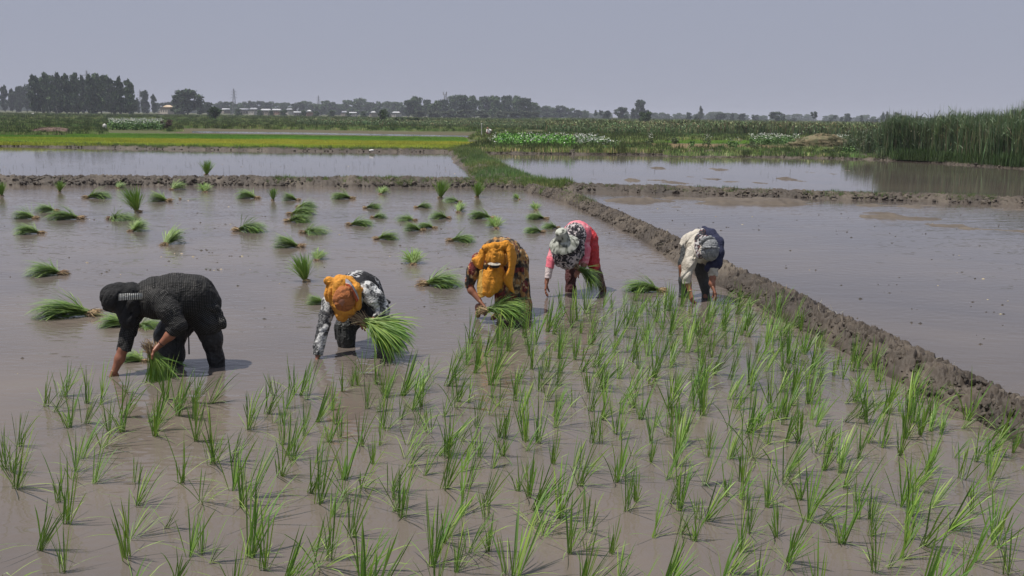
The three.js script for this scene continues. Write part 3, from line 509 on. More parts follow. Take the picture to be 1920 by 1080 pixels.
function flowerBed(name, quad, n, h, cols, flowers, leaf, label, category, s) {
  seed(s); const g = thing(name, label, category); const b = new Builder(), f = new Builder();
  for (const [x, y, z] of inQuad(...quad, n, LAND)) { const hh = h * rr(0.6, 1.15), col = cols; leafBlob(b, 16, [x, y + hh * 0.5, z], [0.24, hh * 0.55, 0.24], leaf, col, 0.4); if (rnd() < flowers) for (let k = 0; k < 5; k++) leafBlob(f, 1, [x + gauss() * 0.2, y + hh * rr(0.98, 1.14), z + gauss() * 0.2], [0.03, 0.02, 0.03], 0.045, [[0.72, 0.72, 0.66], [0.6, 0.62, 0.55]]); }
  mesh('foliage', b.geo(), farLeafMat, g); if (f.i.length) mesh('flowers', f.geo(), farLeafMat, g); g.children.forEach((m) => { m.userData.kind = 'stuff'; }); return g;
}
const CROP = [[0.099, 0.189, 0.054], [0.135, 0.234, 0.063], [0.072, 0.144, 0.045]], BRIGHT = [[0.126, 0.306, 0.045], [0.162, 0.360, 0.054], [0.090, 0.234, 0.036]];
flowerBed('flowering_crop', [L(918, 277), L(1165, 281), L(1120, 262), L(930, 260)], 720, 0.55, CROP, 0.55, 0.07, 'large patch of potato like crop with white flowers behind the bund corner', 'crop', 301);
flowerBed('grass_clump', [L(925, 278), L(1080, 281), L(1070, 268), L(935, 266)], 420, 0.85, BRIGHT, 0.04, 0.075, 'bright green leafy clump in front of the white flowers', 'plants', 302);
flowerBed('flowering_crop', [L(206, 244), L(305, 245), L(305, 240), L(206, 239)], 520, 1.05, CROP, 0.8, 0.10, 'hedge like row of white flowering crop at left behind the nursery', 'crop', 303);
flowerBed('flowering_crop', [L(1406, 272), L(1500, 274), L(1500, 268), L(1410, 266)], 240, 0.75, CROP, 0.45, 0.08, 'mound of leafy white flowering crop left of the straw heap', 'crop', 304);
flowerBed('flowering_crop', [L(1545, 274), L(1588, 275), L(1588, 270), L(1545, 269)], 90, 0.75, CROP, 0.5, 0.08, 'white flowering crop at the right end of the straw heap', 'crop', 305);
[[1150, 284, 46, 0.45, 'low leafy weeds at the edge of the right far paddy, nearest the flowers'], [1218, 279, 16, 1.0, 'upright grey green weed standing alone on the reddish soil'], [1180, 283, 30, 0.5, 'pale weed clump on the bank between the flowers and the red soil'], [1266, 270, 34, 0.6, 'dark weed clump on the far edge of the red soil'], [1296, 278, 14, 0.7, 'narrow weed on the red soil, right of the dark clump'], [1326, 275, 20, 0.9, 'whitish flowering weed in the middle of the red soil'], [1375, 280, 46, 0.8, 'wide weed clump with pale flowers in front of the leafy mound'], [1412, 279, 40, 0.6, 'weed clump below the leafy mound at right'], [1600, 292, 60, 0.6, 'dark leafy weed clump on the bank left of the reeds'], [1550, 291, 50, 0.4, 'low weed clump on the bank below the straw heap'], [1652, 294, 34, 0.35, 'small weed clump at the left foot of the reeds']].forEach(([u, v, w, h, label], i) => {
  seed(320 + i); const p = at(u, v, LAND), r = w / (FOCAL / -p.z) / 2, b = new Builder(), f = new Builder(), n = Math.max(5, Math.round(r * 16)); for (let k = 0; k < n; k++) leafBlob(b, 26, [gauss() * r * 0.6, h * rr(0.25, 0.6), gauss() * 0.4], [0.22, h * 0.42, 0.22], 0.065, i % 2 ? [[0.085, 0.12, 0.05], [0.11, 0.14, 0.065], [0.06, 0.09, 0.035]] : CROP, 0.4);
  const g = thing('weed_clump', label, 'weeds'); mesh('foliage', b.geo(), farLeafMat, g); if (i === 5 || i === 6 || i === 1) { for (let k = 0; k < 40; k++) leafBlob(f, 1, [gauss() * r * 0.6, h * rr(0.7, 1.1), gauss() * 0.3], [0.05, 0.05, 0.05], 0.03, [[0.55, 0.55, 0.5]]); mesh('flowers', f.geo(), farLeafMat, g); } g.position.copy(p);
});
const mixc3 = (a, b, t) => [lerp(a[0], b[0], t), lerp(a[1], b[1], t), lerp(a[2], b[2], t)];
function heap(u, v, w, h, cols, label, name, s, n = 3200, bladeL = 0.42) {     // a heap of straw or dry stalks
  seed(s); const p = at(u, v, LAND), r = w / (FOCAL / -p.z) / 2, b = new Builder(), m = new Builder();
  for (let i = 0; i < n; i++) { const a = rr(0, 6.28), t = Math.sqrt(rnd()), x = Math.cos(a) * t * r, z = Math.sin(a) * t * 1.1, y = h * Math.pow(1 - t * t, 0.5) * (0.55 + 0.6 * noise3(x * 1.1, s, z * 1.5)); b.blade([x, y * rr(0.6, 1.05), z], V(gauss(), rr(-0.8, 0.3), gauss() + 0.3).normalize().toArray(), bladeL * rr(0.4, 1), 0.035, 1, jitter(cols[Math.floor(rnd() * cols.length)], 0.3), 3, gauss()); }
  const g0 = new THREE.SphereGeometry(1, 60, 24, 0, 6.2832, 0, 1.6), q0 = g0.attributes.position, col = []; for (let i = 0; i < q0.count; i++) { const x = q0.getX(i), y = q0.getY(i), z = q0.getZ(i), k = 0.7 + 0.5 * fbm(x * 2.5 + s, y * 3, z * 2.5, 3), f = noise3(x * r * 7, y * 4, z * 9); q0.setXYZ(i, x * r * k * 1.1, y * h * k * (0.9 + 0.25 * x), z * k * 1.2); col.push(...mixc3(cols[2], cols[1], f)); } g0.computeVertexNormals(); g0.setAttribute('color', new THREE.BufferAttribute(new Float32Array(col), 3));
  const g = thing(name, label, 'heap'); mesh('core', g0, dryMat, g); mesh('stalks', b.geo(), dryMat, g); g.position.copy(p);
}
heap(1534, 274, 108, 1.05, [[0.15, 0.13, 0.07], [0.22, 0.17, 0.10], [0.07, 0.085, 0.035]], 'long heap of dry brown straw between the flowering crops at right', 'straw_heap', 341);
heap(94, 250, 70, 0.62, [[0.13, 0.085, 0.065], [0.18, 0.12, 0.09], [0.09, 0.06, 0.05]], 'low brown heap of dry stalks at left behind the nursery', 'stalk_heap', 342);
function bush(u, v, w, hpx, cols, label, s, dens = 1, trunk = 0.3, cat = 'bush', name = 'bush') {
  seed(s); const p = at(u, v, LAND), k = -p.z / FOCAL, r = w * k / 2, h = hpx * k, g = thing(name, label, cat), b = new Builder(), t = new Builder(), n = Math.round(9 * dens);
  for (let i = 0; i < n; i++) { const a = rr(0, 6.28), q = Math.sqrt(rnd()) * 0.62, y = rr(trunk, 0.82); leafBlob(b, Math.round(170 * dens), [Math.cos(a) * q * r, h * y, Math.sin(a) * q * r], [r * 0.5, h * 0.2, r * 0.5], r * 0.09, cols, 0.5); }
  for (let i = 0; i < 6; i++) { const a = rr(0, 6.28); t.rod([0, 0, 0], [Math.cos(a) * r * 0.5, h * 0.6, Math.sin(a) * r * 0.5], r * 0.06, [0.06, 0.05, 0.04], r * 0.02); }
  mesh('crown', b.geo(), farLeafMat, g); mesh('trunk', t.geo(), dryMat, g); g.position.copy(p); return g;
}
const DARK = [[0.045, 0.083, 0.033], [0.063, 0.112, 0.042], [0.033, 0.063, 0.027]];
bush(404, 226, 28, 27, DARK, 'small dark leafy tree standing alone in the left meadow', 351, 1, 0.3, 'tree', 'small_tree');
bush(717, 231, 24, 28, [[0.045, 0.08, 0.025], [0.06, 0.095, 0.03]], 'small loose tree standing in the meadow near the centre', 352, 0.7, 0.35, 'tree', 'small_tree');
bush(312, 243.5, 24, 19, [[0.10, 0.065, 0.055], [0.13, 0.085, 0.07], [0.07, 0.05, 0.04]], 'round reddish brown bush at the right end of the flowering hedge', 353, 0.8, 0.15);
bush(1208, 233, 28, 24, [[0.04, 0.075, 0.022], [0.055, 0.095, 0.028]], 'round green bush at the foot of the tall double tree', 354, 1, 0.2);
bush(768, 231, 70, 9, [[0.05, 0.085, 0.03], [0.07, 0.1, 0.035]], 'low green thicket right of the small central tree', 355, 0.9, 0.2);

// ---------------------------------------------------------------- trees
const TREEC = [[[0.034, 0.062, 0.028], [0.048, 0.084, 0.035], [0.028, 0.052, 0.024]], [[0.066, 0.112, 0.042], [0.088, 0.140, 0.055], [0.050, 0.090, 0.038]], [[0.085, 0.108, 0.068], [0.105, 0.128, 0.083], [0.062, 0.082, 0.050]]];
function treeGeo(s, kind, tone) {                             // unit tree: height 1, half width about 0.5 (scaled later); returns crown and trunk
  seed(s); const b = new Builder(), t = new Builder(), cols = TREEC[tone], bark = [0.075, 0.068, 0.058];
  if (kind === 'poplar') { t.rod([0, 0, 0], [gauss() * 0.02, 0.86, 0], 0.030, bark, 0.008);
    for (let i = 0; i < 30; i++) { const y = 0.12 + 0.85 * (i + rnd()) / 30, w = 0.46 * Math.pow(Math.sin(Math.PI * Math.pow(y, 0.8) * 0.97), 0.55), a = rr(0, 6.28), q = rr(0.1, 0.72) * w; t.rod([0, y * 0.9, 0], [Math.cos(a) * q, y + 0.03, Math.sin(a) * q], 0.006, bark, 0.003); leafBlob(b, 90, [Math.cos(a) * q, y, Math.sin(a) * q], [w * 0.5, 0.075, w * 0.5], 0.042, cols, 0.45); } }
  else if (kind === 'round') { t.rod([0, 0, 0], [0, 0.5, 0], 0.035, bark, 0.02); for (let i = 0; i < 26; i++) { const a = rr(0, 6.28), y = rr(0.16, 0.92), w = 0.5 * Math.sqrt(Math.max(0.04, 1 - Math.pow((y - 0.5) / 0.52, 2))), q = Math.sqrt(rnd()) * w * 0.8; t.rod([0, y * 0.55, 0], [Math.cos(a) * q, y, Math.sin(a) * q], 0.010, bark, 0.004); leafBlob(b, 110, [Math.cos(a) * q, y, Math.sin(a) * q], [0.19, 0.12, 0.19], 0.042, cols, 0.45); } }
  else if (kind === 'lollipop') { t.rod([0, 0, 0], [0.01, 0.6, 0], 0.024, bark, 0.016); for (let i = 0; i < 16; i++) { const a = rr(0, 6.28), y = rr(0.46, 0.93), q = Math.sqrt(rnd()) * 0.34; t.rod([0, 0.5, 0], [Math.cos(a) * q, y, Math.sin(a) * q], 0.012, bark, 0.004); leafBlob(b, 110, [Math.cos(a) * q, y, Math.sin(a) * q], [0.17, 0.09, 0.17], 0.042, cols, 0.45); } }
  else { t.rod([0, 0, 0], [0, 0.8, 0], 0.03, bark, 0.01); for (let i = 0; i < 36; i++) { const y = 0.1 + 0.87 * (i + rnd()) / 36, low = y < 0.55, a = rr(0, 6.28), q = rr(0.05, low ? 0.4 : 0.28); t.rod([0, y * 0.8, 0], [Math.cos(a) * q, y, Math.sin(a) * q], 0.009, bark, 0.004); leafBlob(b, 100, [Math.cos(a) * q, y, Math.sin(a) * q], [0.18, 0.10, 0.18], 0.042, cols, 0.45); } }
  return [b.geo(), t.geo()];
}
const kinds = { p: [], r: [], l: [], u: [] };
['poplar', 'round', 'lollipop', 'uneven'].forEach((k, i) => { for (let s = 0; s < 4; s++) for (let t = 0; t < 3; t++) kinds[k[0]].push(treeGeo(400 + i * 40 + s * 5 + t, k, t)); });
let treeNo = 0;
function tree(u, top, w, d, k, tone, label, group) {
  const p = atD(u, top, d), h = p.y - LAND, [c, t] = kinds[k][((treeNo * 7) % 4) * 3 + tone], g = thing('tree', label, 'tree', group); treeNo++;
  mesh('crown', c, farLeafMat, g); mesh('trunk', t, dryMat, g); const ww = w / FOCAL * d; g.position.set(p.x, LAND - 0.05, p.z); g.scale.set(ww, h, ww); g.rotation.y = (treeNo * 2.4) % 6.28; return g;
}
seed(500);
const nth = ['first', 'second', 'third', 'fourth', 'fifth', 'sixth', 'seventh', 'eighth', 'ninth', 'tenth', 'eleventh', 'twelfth', 'thirteenth', 'fourteenth', 'fifteenth'];
[[64, 142, 30, 'p'], [84, 137, 34, 'p'], [103, 138, 30, 'p'], [120, 139, 28, 'p'], [136, 137, 30, 'p'], [153, 144, 26, 'p'], [168, 141, 28, 'p'], [186, 140, 34, 'u'], [205, 147, 28, 'p'], [222, 146, 26, 'p'], [238, 150, 26, 'p']].forEach(([u, v, w, k], i) => tree(u, v, w * 1.25, 430 + (i % 3) * 22, k, i % 3 === 1 ? 1 : 0, `tall poplar, ${nth[i]} from the left in the big grove at left`, 'poplars of the big grove'));
[[6, 160, 20, 'p'], [20, 167, 18, 'p'], [36, 163, 24, 'u'], [47, 156, 26, 'r'], [28, 172, 26, 'r']].forEach(([u, v, w, k], i) => tree(u, v, w, 640, k, 0, `dark tree left of the big grove, ${nth[i]} placed from the edge`, 'trees at the left edge'));
[[78, 176, 40], [110, 180, 44], [145, 178, 46], [180, 178, 44], [215, 180, 42], [242, 184, 30]].forEach(([u, v, w], i) => tree(u, v, w, 480, 'r', 0, `lower dark tree filling the foot of the big grove, ${nth[i]} from its left`, 'undergrowth trees of the grove'));
[[257, 184, 14, 'p', 700], [271, 171, 20, 'u', 640], [287, 177, 16, 'p', 640], [300, 192, 26, 'r', 760], [318, 190, 26, 'r', 760]].forEach(([u, v, w, k, d], i) => tree(u, v, w, d, k, 0, `tree between the big grove and the round tree, ${nth[i]} from the left`, 'trees right of the grove'));
tree(350, 168, 56, 520, 'r', 0, 'broad round dark tree beside the yellowish house roof'); tree(333, 180, 30, 540, 'u', 0, 'narrower tree at the left flank of the broad round tree'); tree(373, 184, 24, 560, 'p', 0, 'tree touching the right flank of the broad round tree'); tree(389, 190, 26, 600, 'r', 0, 'low tree right of the broad round tree, behind the pylon');
const ordinal = (n) => n + (n % 10 === 1 && n !== 11 ? 'st' : n % 10 === 2 && n !== 12 ? 'nd' : n % 10 === 3 && n !== 13 ? 'rd' : 'th');
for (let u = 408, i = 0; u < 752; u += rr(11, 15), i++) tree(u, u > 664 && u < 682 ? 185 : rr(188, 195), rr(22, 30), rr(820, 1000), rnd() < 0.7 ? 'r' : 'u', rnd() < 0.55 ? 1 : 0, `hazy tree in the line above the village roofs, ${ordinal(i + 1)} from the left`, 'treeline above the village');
[[766, 188, 26, 'r'], [780, 182, 32, 'u'], [797, 186, 30, 'r'], [815, 188, 30, 'r'], [832, 187, 26, 'r'], [851, 180, 32, 'u'], [870, 177, 34, 'r'], [890, 179, 32, 'r'], [910, 181, 30, 'r'], [929, 181, 32, 'u'], [948, 178, 32, 'r'], [966, 179, 32, 'r'], [984, 184, 30, 'r'], [1000, 192, 28, 'r']].forEach(([u, v, w, k], i) => tree(u, v, w, 660 + (i % 3) * 40, k, i % 2, `tree of the dense central wood, ${nth[i]} from the left`, 'trees of the central wood'));
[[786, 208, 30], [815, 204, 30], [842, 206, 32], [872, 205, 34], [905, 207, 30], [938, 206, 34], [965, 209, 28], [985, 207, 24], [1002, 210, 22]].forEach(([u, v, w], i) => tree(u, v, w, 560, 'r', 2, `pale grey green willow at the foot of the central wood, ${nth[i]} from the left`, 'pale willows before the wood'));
[[1020, 199, 24], [1036, 201, 24], [1051, 198, 26], [1068, 202, 24], [1084, 205, 22], [1097, 206, 18]].forEach(([u, v, w], i) => tree(u, v, w, 860, 'r', i % 2, `hazy tree right of the central wood, ${nth[i]} from the left`, 'trees right of the central wood'));
[[1117, 206, 7, 'l', 'smallest lollipop shaped tree left of the two dark trees'], [1127, 206, 9, 'l', 'small lollipop shaped tree, right one of the pair left of the dark trees'], [1138, 208, 18, 'u', 'low hazy tree just left of the broad dark tree'], [1166, 201, 28, 'r', 'broad dark tree left of the tall double tree'], [1187, 203, 14, 'p', 'narrow tree between the broad dark and the tall double tree'], [1200, 188, 24, 'u', 'tall uneven double tree standing highest right of centre'], [1214, 205, 14, 'r', 'low tree hugging the right side of the tall double tree'], [1292, 211, 13, 'u', 'dark little tree left of the pale slim poplar'], [1307, 214, 12, 'p', 'low tree at the left foot of the pale slim poplar'], [1350, 212, 26, 'r', 'hazy wide tree right of the pale slim poplar'], [1373, 212, 12, 'p', 'dark narrow tree right of the hazy wide one'], [1391, 213, 18, 'u', 'uneven hazy tree, second right of the hazy wide one'], [1416, 215, 16, 'r', 'hazy tree left of the large round one'], [1460, 209, 36, 'r', 'large round tree alone on the right horizon'], [1488, 221, 20, 'r', 'low hazy tree right of the large round one'], [1566, 215, 8, 'l', 'small lollipop tree right of the larger lollipop tree'], [1558, 221, 12, 'r', 'low bushy tree under the small lollipop tree'], [1590, 213, 15, 'u', 'pointed dark tree right of the small lollipop tree'], [1578, 219, 10, 'p', 'short tree touching the pointed dark one'], [1616, 216, 9, 'p', 'thin hazy tree right of the pointed dark one'], [1640, 223, 24, 'r', 'low hazy tree left of the dark twin trees'], [1656, 210, 8, 'p', 'left of the dark narrow twin trees near the reeds'], [1664, 209, 8, 'p', 'right of the dark narrow twin trees near the reeds'], [1683, 211, 16, 'u', 'tree just left of the reeds, right of the twins'], [1698, 216, 20, 'r', 'low tree right where the reeds begin'], [1720, 217, 20, 'r', 'tree top showing above the left end of the reeds'], [1762, 217, 22, 'u', 'tree top showing above the reeds, second from their left'], [1786, 216, 22, 'r', 'tree top showing above the reeds, third from their left'], [1905, 206, 26, 'u', 'tree top above the reeds at the right edge']].forEach(([u, v, w, k, label]) => tree(u, v, w, u < 1215 ? 700 : u === 1460 ? 620 : 760, k, 0, label));
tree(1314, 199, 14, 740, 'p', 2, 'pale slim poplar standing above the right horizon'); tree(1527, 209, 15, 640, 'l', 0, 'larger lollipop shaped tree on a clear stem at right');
{ // the far wood that reads as one band
  seed(510); const im = new THREE.InstancedMesh(kinds.r[1][0], farLeafMat, 520); im.name = numbered('far_wood'); tag(im, 'hazy low band of far trees along the whole horizon', 'wood', null, 'stuff');
  for (let i = 0; i < 520; i++) { const d = rr(1100, 1700), u = rr(-80, 2000), h = (u < 1040 ? rr(8, 14) : rr(5, 11)) * (0.75 + 0.5 * noise3(u * 0.02, 3, 3)), w = h * rr(0.9, 1.5); const p = atD(u, 200, d); im.setMatrixAt(i, new THREE.Matrix4().compose(V(p.x, LAND - h * 0.12, p.z), new THREE.Quaternion().setFromEuler(new THREE.Euler(0, rr(0, 6), 0)), V(w, h, w))); }
  scene.add(im); }

[[446, 204, 16], [488, 206, 14], [509, 207, 12], [531, 205, 16], [569, 207, 14], [592, 208, 14], [622, 207, 18], [654, 210, 12], [681, 209, 16], [728, 210, 14]].forEach(([u, v, w], i) => tree(u, v, w, 560, i % 2 ? 'r' : 'u', 1, `small tree in front of the village roofs, ${nth[i]} from the left`, 'small trees in the village'));
// ---------------------------------------------------------------- pylons, village, small far things
function pylon(u, top, d, label, arms = 3) {
  const p = atD(u, top, d), h = p.y - LAND, b = new Builder(), a = new Builder(), w = h * 0.085, c = [0.17, 0.17, 0.18], r = h * 0.0036; const at4 = (t) => { const k = w * Math.pow(1 - t, 1.2) + h * 0.011; return [[-k, h * t, -k], [k, h * t, -k], [k, h * t, k], [-k, h * t, k]]; };
  for (let s = 0; s < 9; s++) { const q = at4(s / 9), e = at4((s + 1) / 9); for (let k = 0; k < 4; k++) { b.rod(q[k], e[k], r * 1.2, c); b.rod(q[k], e[(k + 1) % 4], r * 0.7, c); b.rod(q[(k + 1) % 4], e[k], r * 0.7, c); } }
  for (let k = 0; k < arms; k++) { const y = h * (0.66 + 0.11 * k), l = h * (0.12 - 0.015 * k); a.rod([-l, y, 0], [l, y, 0], r, c); a.rod([-l, y, 0], [0, y + h * 0.04, 0], r * 0.8, c); a.rod([l, y, 0], [0, y + h * 0.04, 0], r * 0.8, c); for (const s of [-1, 1]) a.rod([s * l, y, 0], [s * l, y - h * 0.03, 0], r, [0.1, 0.1, 0.1]); }
  const g = thing('power_pylon', label, 'pylon', 'lattice pylons on the horizon'); mesh('lattice_tower', b.geo(), dryMat, g); mesh('cross_arms', a.geo(), dryMat, g); g.position.set(p.x, LAND, p.z); g.rotation.y = 0.5; }
pylon(162, 132, 900, 'lattice pylon tip rising behind the big grove'); pylon(262, 168, 950, 'faint lattice pylon just right of the big grove'); pylon(438, 166, 720, 'clearest lattice pylon, standing over the village roofs'); pylon(597, 179, 980, 'faint lattice pylon above the treeline right of the village');
{ const d = 760, p = atD(835, 176, d), h = p.y - LAND, b = new Builder(), a = new Builder(), c = [0.2, 0.2, 0.21]; for (let s = 0; s < 14; s++) { const k = 0.9, q = [[-k, 0, -k], [k, 0, -k], [0, 0, k]]; for (let j = 0; j < 3; j++) { const e = q[j], n = q[(j + 1) % 3]; b.rod([e[0], h * s / 14, e[2]], [e[0], h * (s + 1) / 14, e[2]], 0.14, c); b.rod([e[0], h * s / 14, e[2]], [n[0], h * (s + 1) / 14, n[2]], 0.09, c); } }
  for (let k = 0; k < 6; k++) { const y = h * (0.72 + 0.22 * (k % 2)), t = k * 1.05; a.rod([Math.cos(t) * 1.5, y, Math.sin(t) * 1.5], [Math.cos(t) * 1.5, y + 2.6, Math.sin(t) * 1.5], 0.35, [0.4, 0.4, 0.4]); }
  const g = thing('telecom_mast', 'slim telecom mast with antennas above the central wood', 'mast'); mesh('lattice_tower', b.geo(), dryMat, g); mesh('antenna', a.geo(), dryMat, g); g.position.set(p.x, LAND, p.z); }
function house(u, base, w, hpx, d, roofC, wallC, label, hip) {
  const k = d / FOCAL, p = atD(u, base, d), W = w * k / 2, H = (hpx + 2.5) * k, D = W * 0.7, eave = H * 0.6, g = thing('village_house', label, 'house', 'houses of the far village'), wl = new Builder(), rf = new Builder();
  wl.box(-W * 0.92, W * 0.92, 0, eave, -D * 0.9, D * 0.9, wallC); const r = hip ? 0.45 : 1.0;
  const q = [[-W, eave, D], [W, eave, D], [W * r, H, 0], [-W * r, H, 0], [W, eave, -D], [-W, eave, -D]].map((a) => rf.v(...a, roofC)); rf.quad(q[0], q[1], q[2], q[3]); rf.quad(q[4], q[5], q[3], q[2]); rf.tri(q[1], q[4], q[2]); rf.tri(q[5], q[0], q[3]); rf.quad(q[0], q[5], q[4], q[1]);
  mesh('wall', wl.geo(), dryMat, g); mesh('roof', rf.geo(), matte({ roughness: 0.5, side: THREE.DoubleSide }), g);
  for (let i = 0; i < 3; i++) { const b = new Builder(), x = (i - 1) * W * 0.55, s = Math.min(0.5, W * 0.12); b.box(x - s, x + s, eave * 0.35, eave * 0.75, D * 0.9, D * 0.9 + 0.05, [0.05, 0.05, 0.055]); mesh('window', b.geo(), dryMat, g); }
  g.position.set(p.x, Math.max(LAND, p.y), p.z); g.rotation.y = ((u * 7) % 10 - 5) * 0.24; }
const TIN = [0.50, 0.51, 0.53], TIN2 = [0.30, 0.31, 0.34], WALL = [0.30, 0.26, 0.22], WALL2 = [0.42, 0.40, 0.38], BRICK = [0.28, 0.17, 0.13];
[[316, 214, 30, 14, 560, [0.60, 0.46, 0.30], [0.45, 0.4, 0.34], 'big house with pale orange hipped roof below the round tree', 1], [303, 215, 14, 9, 590, TIN2, WALL, 'small grey house left of the orange roofed one'], [424, 213, 14, 7, 640, TIN, WALL, 'small tin roofed house left of the clearest pylon'], [458, 214, 16, 8, 660, TIN2, WALL, 'grey roofed house right of the clearest pylon'], [476, 215, 18, 10, 640, TIN2, WALL2, 'two toned house, first of the row right of the pylon'], [499, 216, 20, 9, 620, TIN, WALL, 'bright tin roofed house in the middle of the village'], [519, 215, 18, 8, 660, TIN, BRICK, 'bright roofed brick house right of the middle one'], [543, 215, 18, 9, 680, TIN2, WALL2, 'grey roofed house before the gap in the village row'], [558, 218, 14, 6, 620, TIN, WALL, 'low bright roof in front of the grey roofed house'], [580, 218, 18, 9, 640, TIN, BRICK, 'brown gabled house with bright roof, right of the gap'], [646, 219, 12, 7, 700, TIN2, WALL, 'small hazy house alone right of the village'], [662, 220, 14, 6, 660, TIN, WALL2, 'white walled low house right of the small hazy one'], [700, 221, 18, 8, 640, TIN, WALL, 'tin roofed house left of the small central tree'], [743, 221, 20, 8, 640, TIN, WALL2, 'wide tin roofed house right of the small central tree'], [1150, 0, 0, 0]].forEach((a) => a[2] && house(...a));
function pole(u, v, h, tilt, label) { const p = at(u, v, LAND), g = new Builder(), f = new Builder(); g.rod([0, -0.1, 0], [tilt * h, h, 0], 0.05, [0.5, 0.48, 0.44], 0.035); f.rod([tilt * h, h, 0], [tilt * h, h + 0.12, 0], 0.07, [0.6, 0.58, 0.55], 0.06); const o = thing('field_pole', label, 'pole', 'thin poles in the left meadow'); mesh('shaft', g.geo(), dryMat, o); mesh('cap', f.geo(), dryMat, o); o.position.copy(p); }
pole(110, 217, 3.2, -0.25, 'pale leaning pole, rightmost in the far left meadow'); pole(95, 216.5, 3, -0.2, 'pale leaning pole, second from the right in the far left meadow'); pole(80, 216.5, 2.6, -0.1, 'nearly upright pale pole in the far left meadow'); pole(1673, 265, 1.2, 0.05, 'short white post at the left edge of the reeds'); pole(903, 259, 1.3, 0, 'thin pale post just left of the distant crouching person');
function sack(u, v, w, h, label, c = [0.66, 0.64, 0.60]) { seed(u); const p = at(u, v, LAND), g = new THREE.SphereGeometry(1, 20, 14), q = g.attributes.position, col = []; for (let i = 0; i < q.count; i++) { const x = q.getX(i), y = q.getY(i), z = q.getZ(i), k = (0.8 + 0.4 * noise3(x * 2 + u, y * 2, z * 2)) * (y > 0.6 ? 0.75 : 1); q.setXYZ(i, x * k * w / 2, (y * k + 0.9) * h / 2, z * k * w / 2); const f = 0.8 + 0.3 * noise3(x * 5, y * 5, z * 5); col.push(c[0] * f, c[1] * f, c[2] * f); } g.setAttribute('color', new THREE.BufferAttribute(new Float32Array(col), 3)); g.computeVertexNormals(); const m = mesh('white_sack', g, dryMat); tag(m, label, 'sack'); m.position.copy(p); }
sack(197, 243.5, 0.42, 0.85, 'white upright sack at the left end of the flowering hedge'); sack(62, 216, 1.2, 1.0, 'small white sack far out in the left meadow'); sack(697, 284, 0.3, 0.16, 'small white sack on the bank at the far edge of the left paddy');
// ---------------------------------------------------------------- people: smooth joined bodies meshed from distance fields
const sub = (a, b) => [a.x - b.x, a.y - b.y, a.z - b.z];
function cone(a, b, ra, rb = ra, cut = 0, from = 0) { const [dx, dy, dz] = sub(b, a), l2 = dx * dx + dy * dy + dz * dz + 1e-9, R = Math.max(ra, rb); return { lo: [Math.min(a.x, b.x) - R, Math.min(a.y, b.y) - R, Math.min(a.z, b.z) - R], hi: [Math.max(a.x, b.x) + R, Math.max(a.y, b.y) + R, Math.max(a.z, b.z) + R],
  f: (x, y, z) => { const px = x - a.x, py = y - a.y, pz = z - a.z; let t = (px * dx + py * dy + pz * dz) / l2; t = t < 0 ? 0 : t > 1 ? 1 : t; const qx = px - dx * t, qy = py - dy * t, qz = pz - dz * t; const d = Math.sqrt(qx * qx + qy * qy + qz * qz) - (ra + (rb - ra) * t); return cut ? Math.max(d, (px * dx + py * dy + pz * dz - l2) / Math.sqrt(l2)) : d; },
  uv: (x, y, z) => { const e = Math.abs(dy) > 0.8 * Math.sqrt(l2) ? V(1, 0, 0) : V(0, 1, 0), D = V(dx, dy, dz).normalize(); e.addScaledVector(D, -e.dot(D)).normalize(); const g = D.clone().cross(e), px = x - a.x, py = y - a.y, pz = z - a.z; return [from + px * D.x + py * D.y + pz * D.z, Math.atan2(px * g.x + py * g.y + pz * g.z, px * e.x + py * e.y + pz * e.z) * (ra + rb) / 2]; } }; }
function chain(...list) { const out = [], cut = list[list.length - 1] === 'cut'; if (cut) list.pop(); let from = 0; for (let i = 0; i + 3 < list.length; i += 2) { out.push(cone(list[i], list[i + 2], list[i + 1], list[i + 3], cut && i + 4 >= list.length, from)); from += list[i].distanceTo(list[i + 2]); } return out; }
function ellipsoid(c, r, up = V(0, 1, 0), fwd = V(0, 0, 1)) { const u = up.clone().normalize(), s = new THREE.Vector3().crossVectors(u, fwd).normalize(), w = new THREE.Vector3().crossVectors(s, u), R = Math.max(...r);
  return { lo: [c.x - R, c.y - R, c.z - R], hi: [c.x + R, c.y + R, c.z + R], f: (x, y, z) => { const px = x - c.x, py = y - c.y, pz = z - c.z, a = (px * s.x + py * s.y + pz * s.z), b = (px * u.x + py * u.y + pz * u.z), d = (px * w.x + py * w.y + pz * w.z); const k0 = Math.hypot(a / r[0], b / r[1], d / r[2]), k1 = Math.hypot(a / r[0] / r[0], b / r[1] / r[1], d / r[2] / r[2]); return k1 < 1e-9 ? -Math.min(...r) : k0 * (k0 - 1) / k1; } }; }
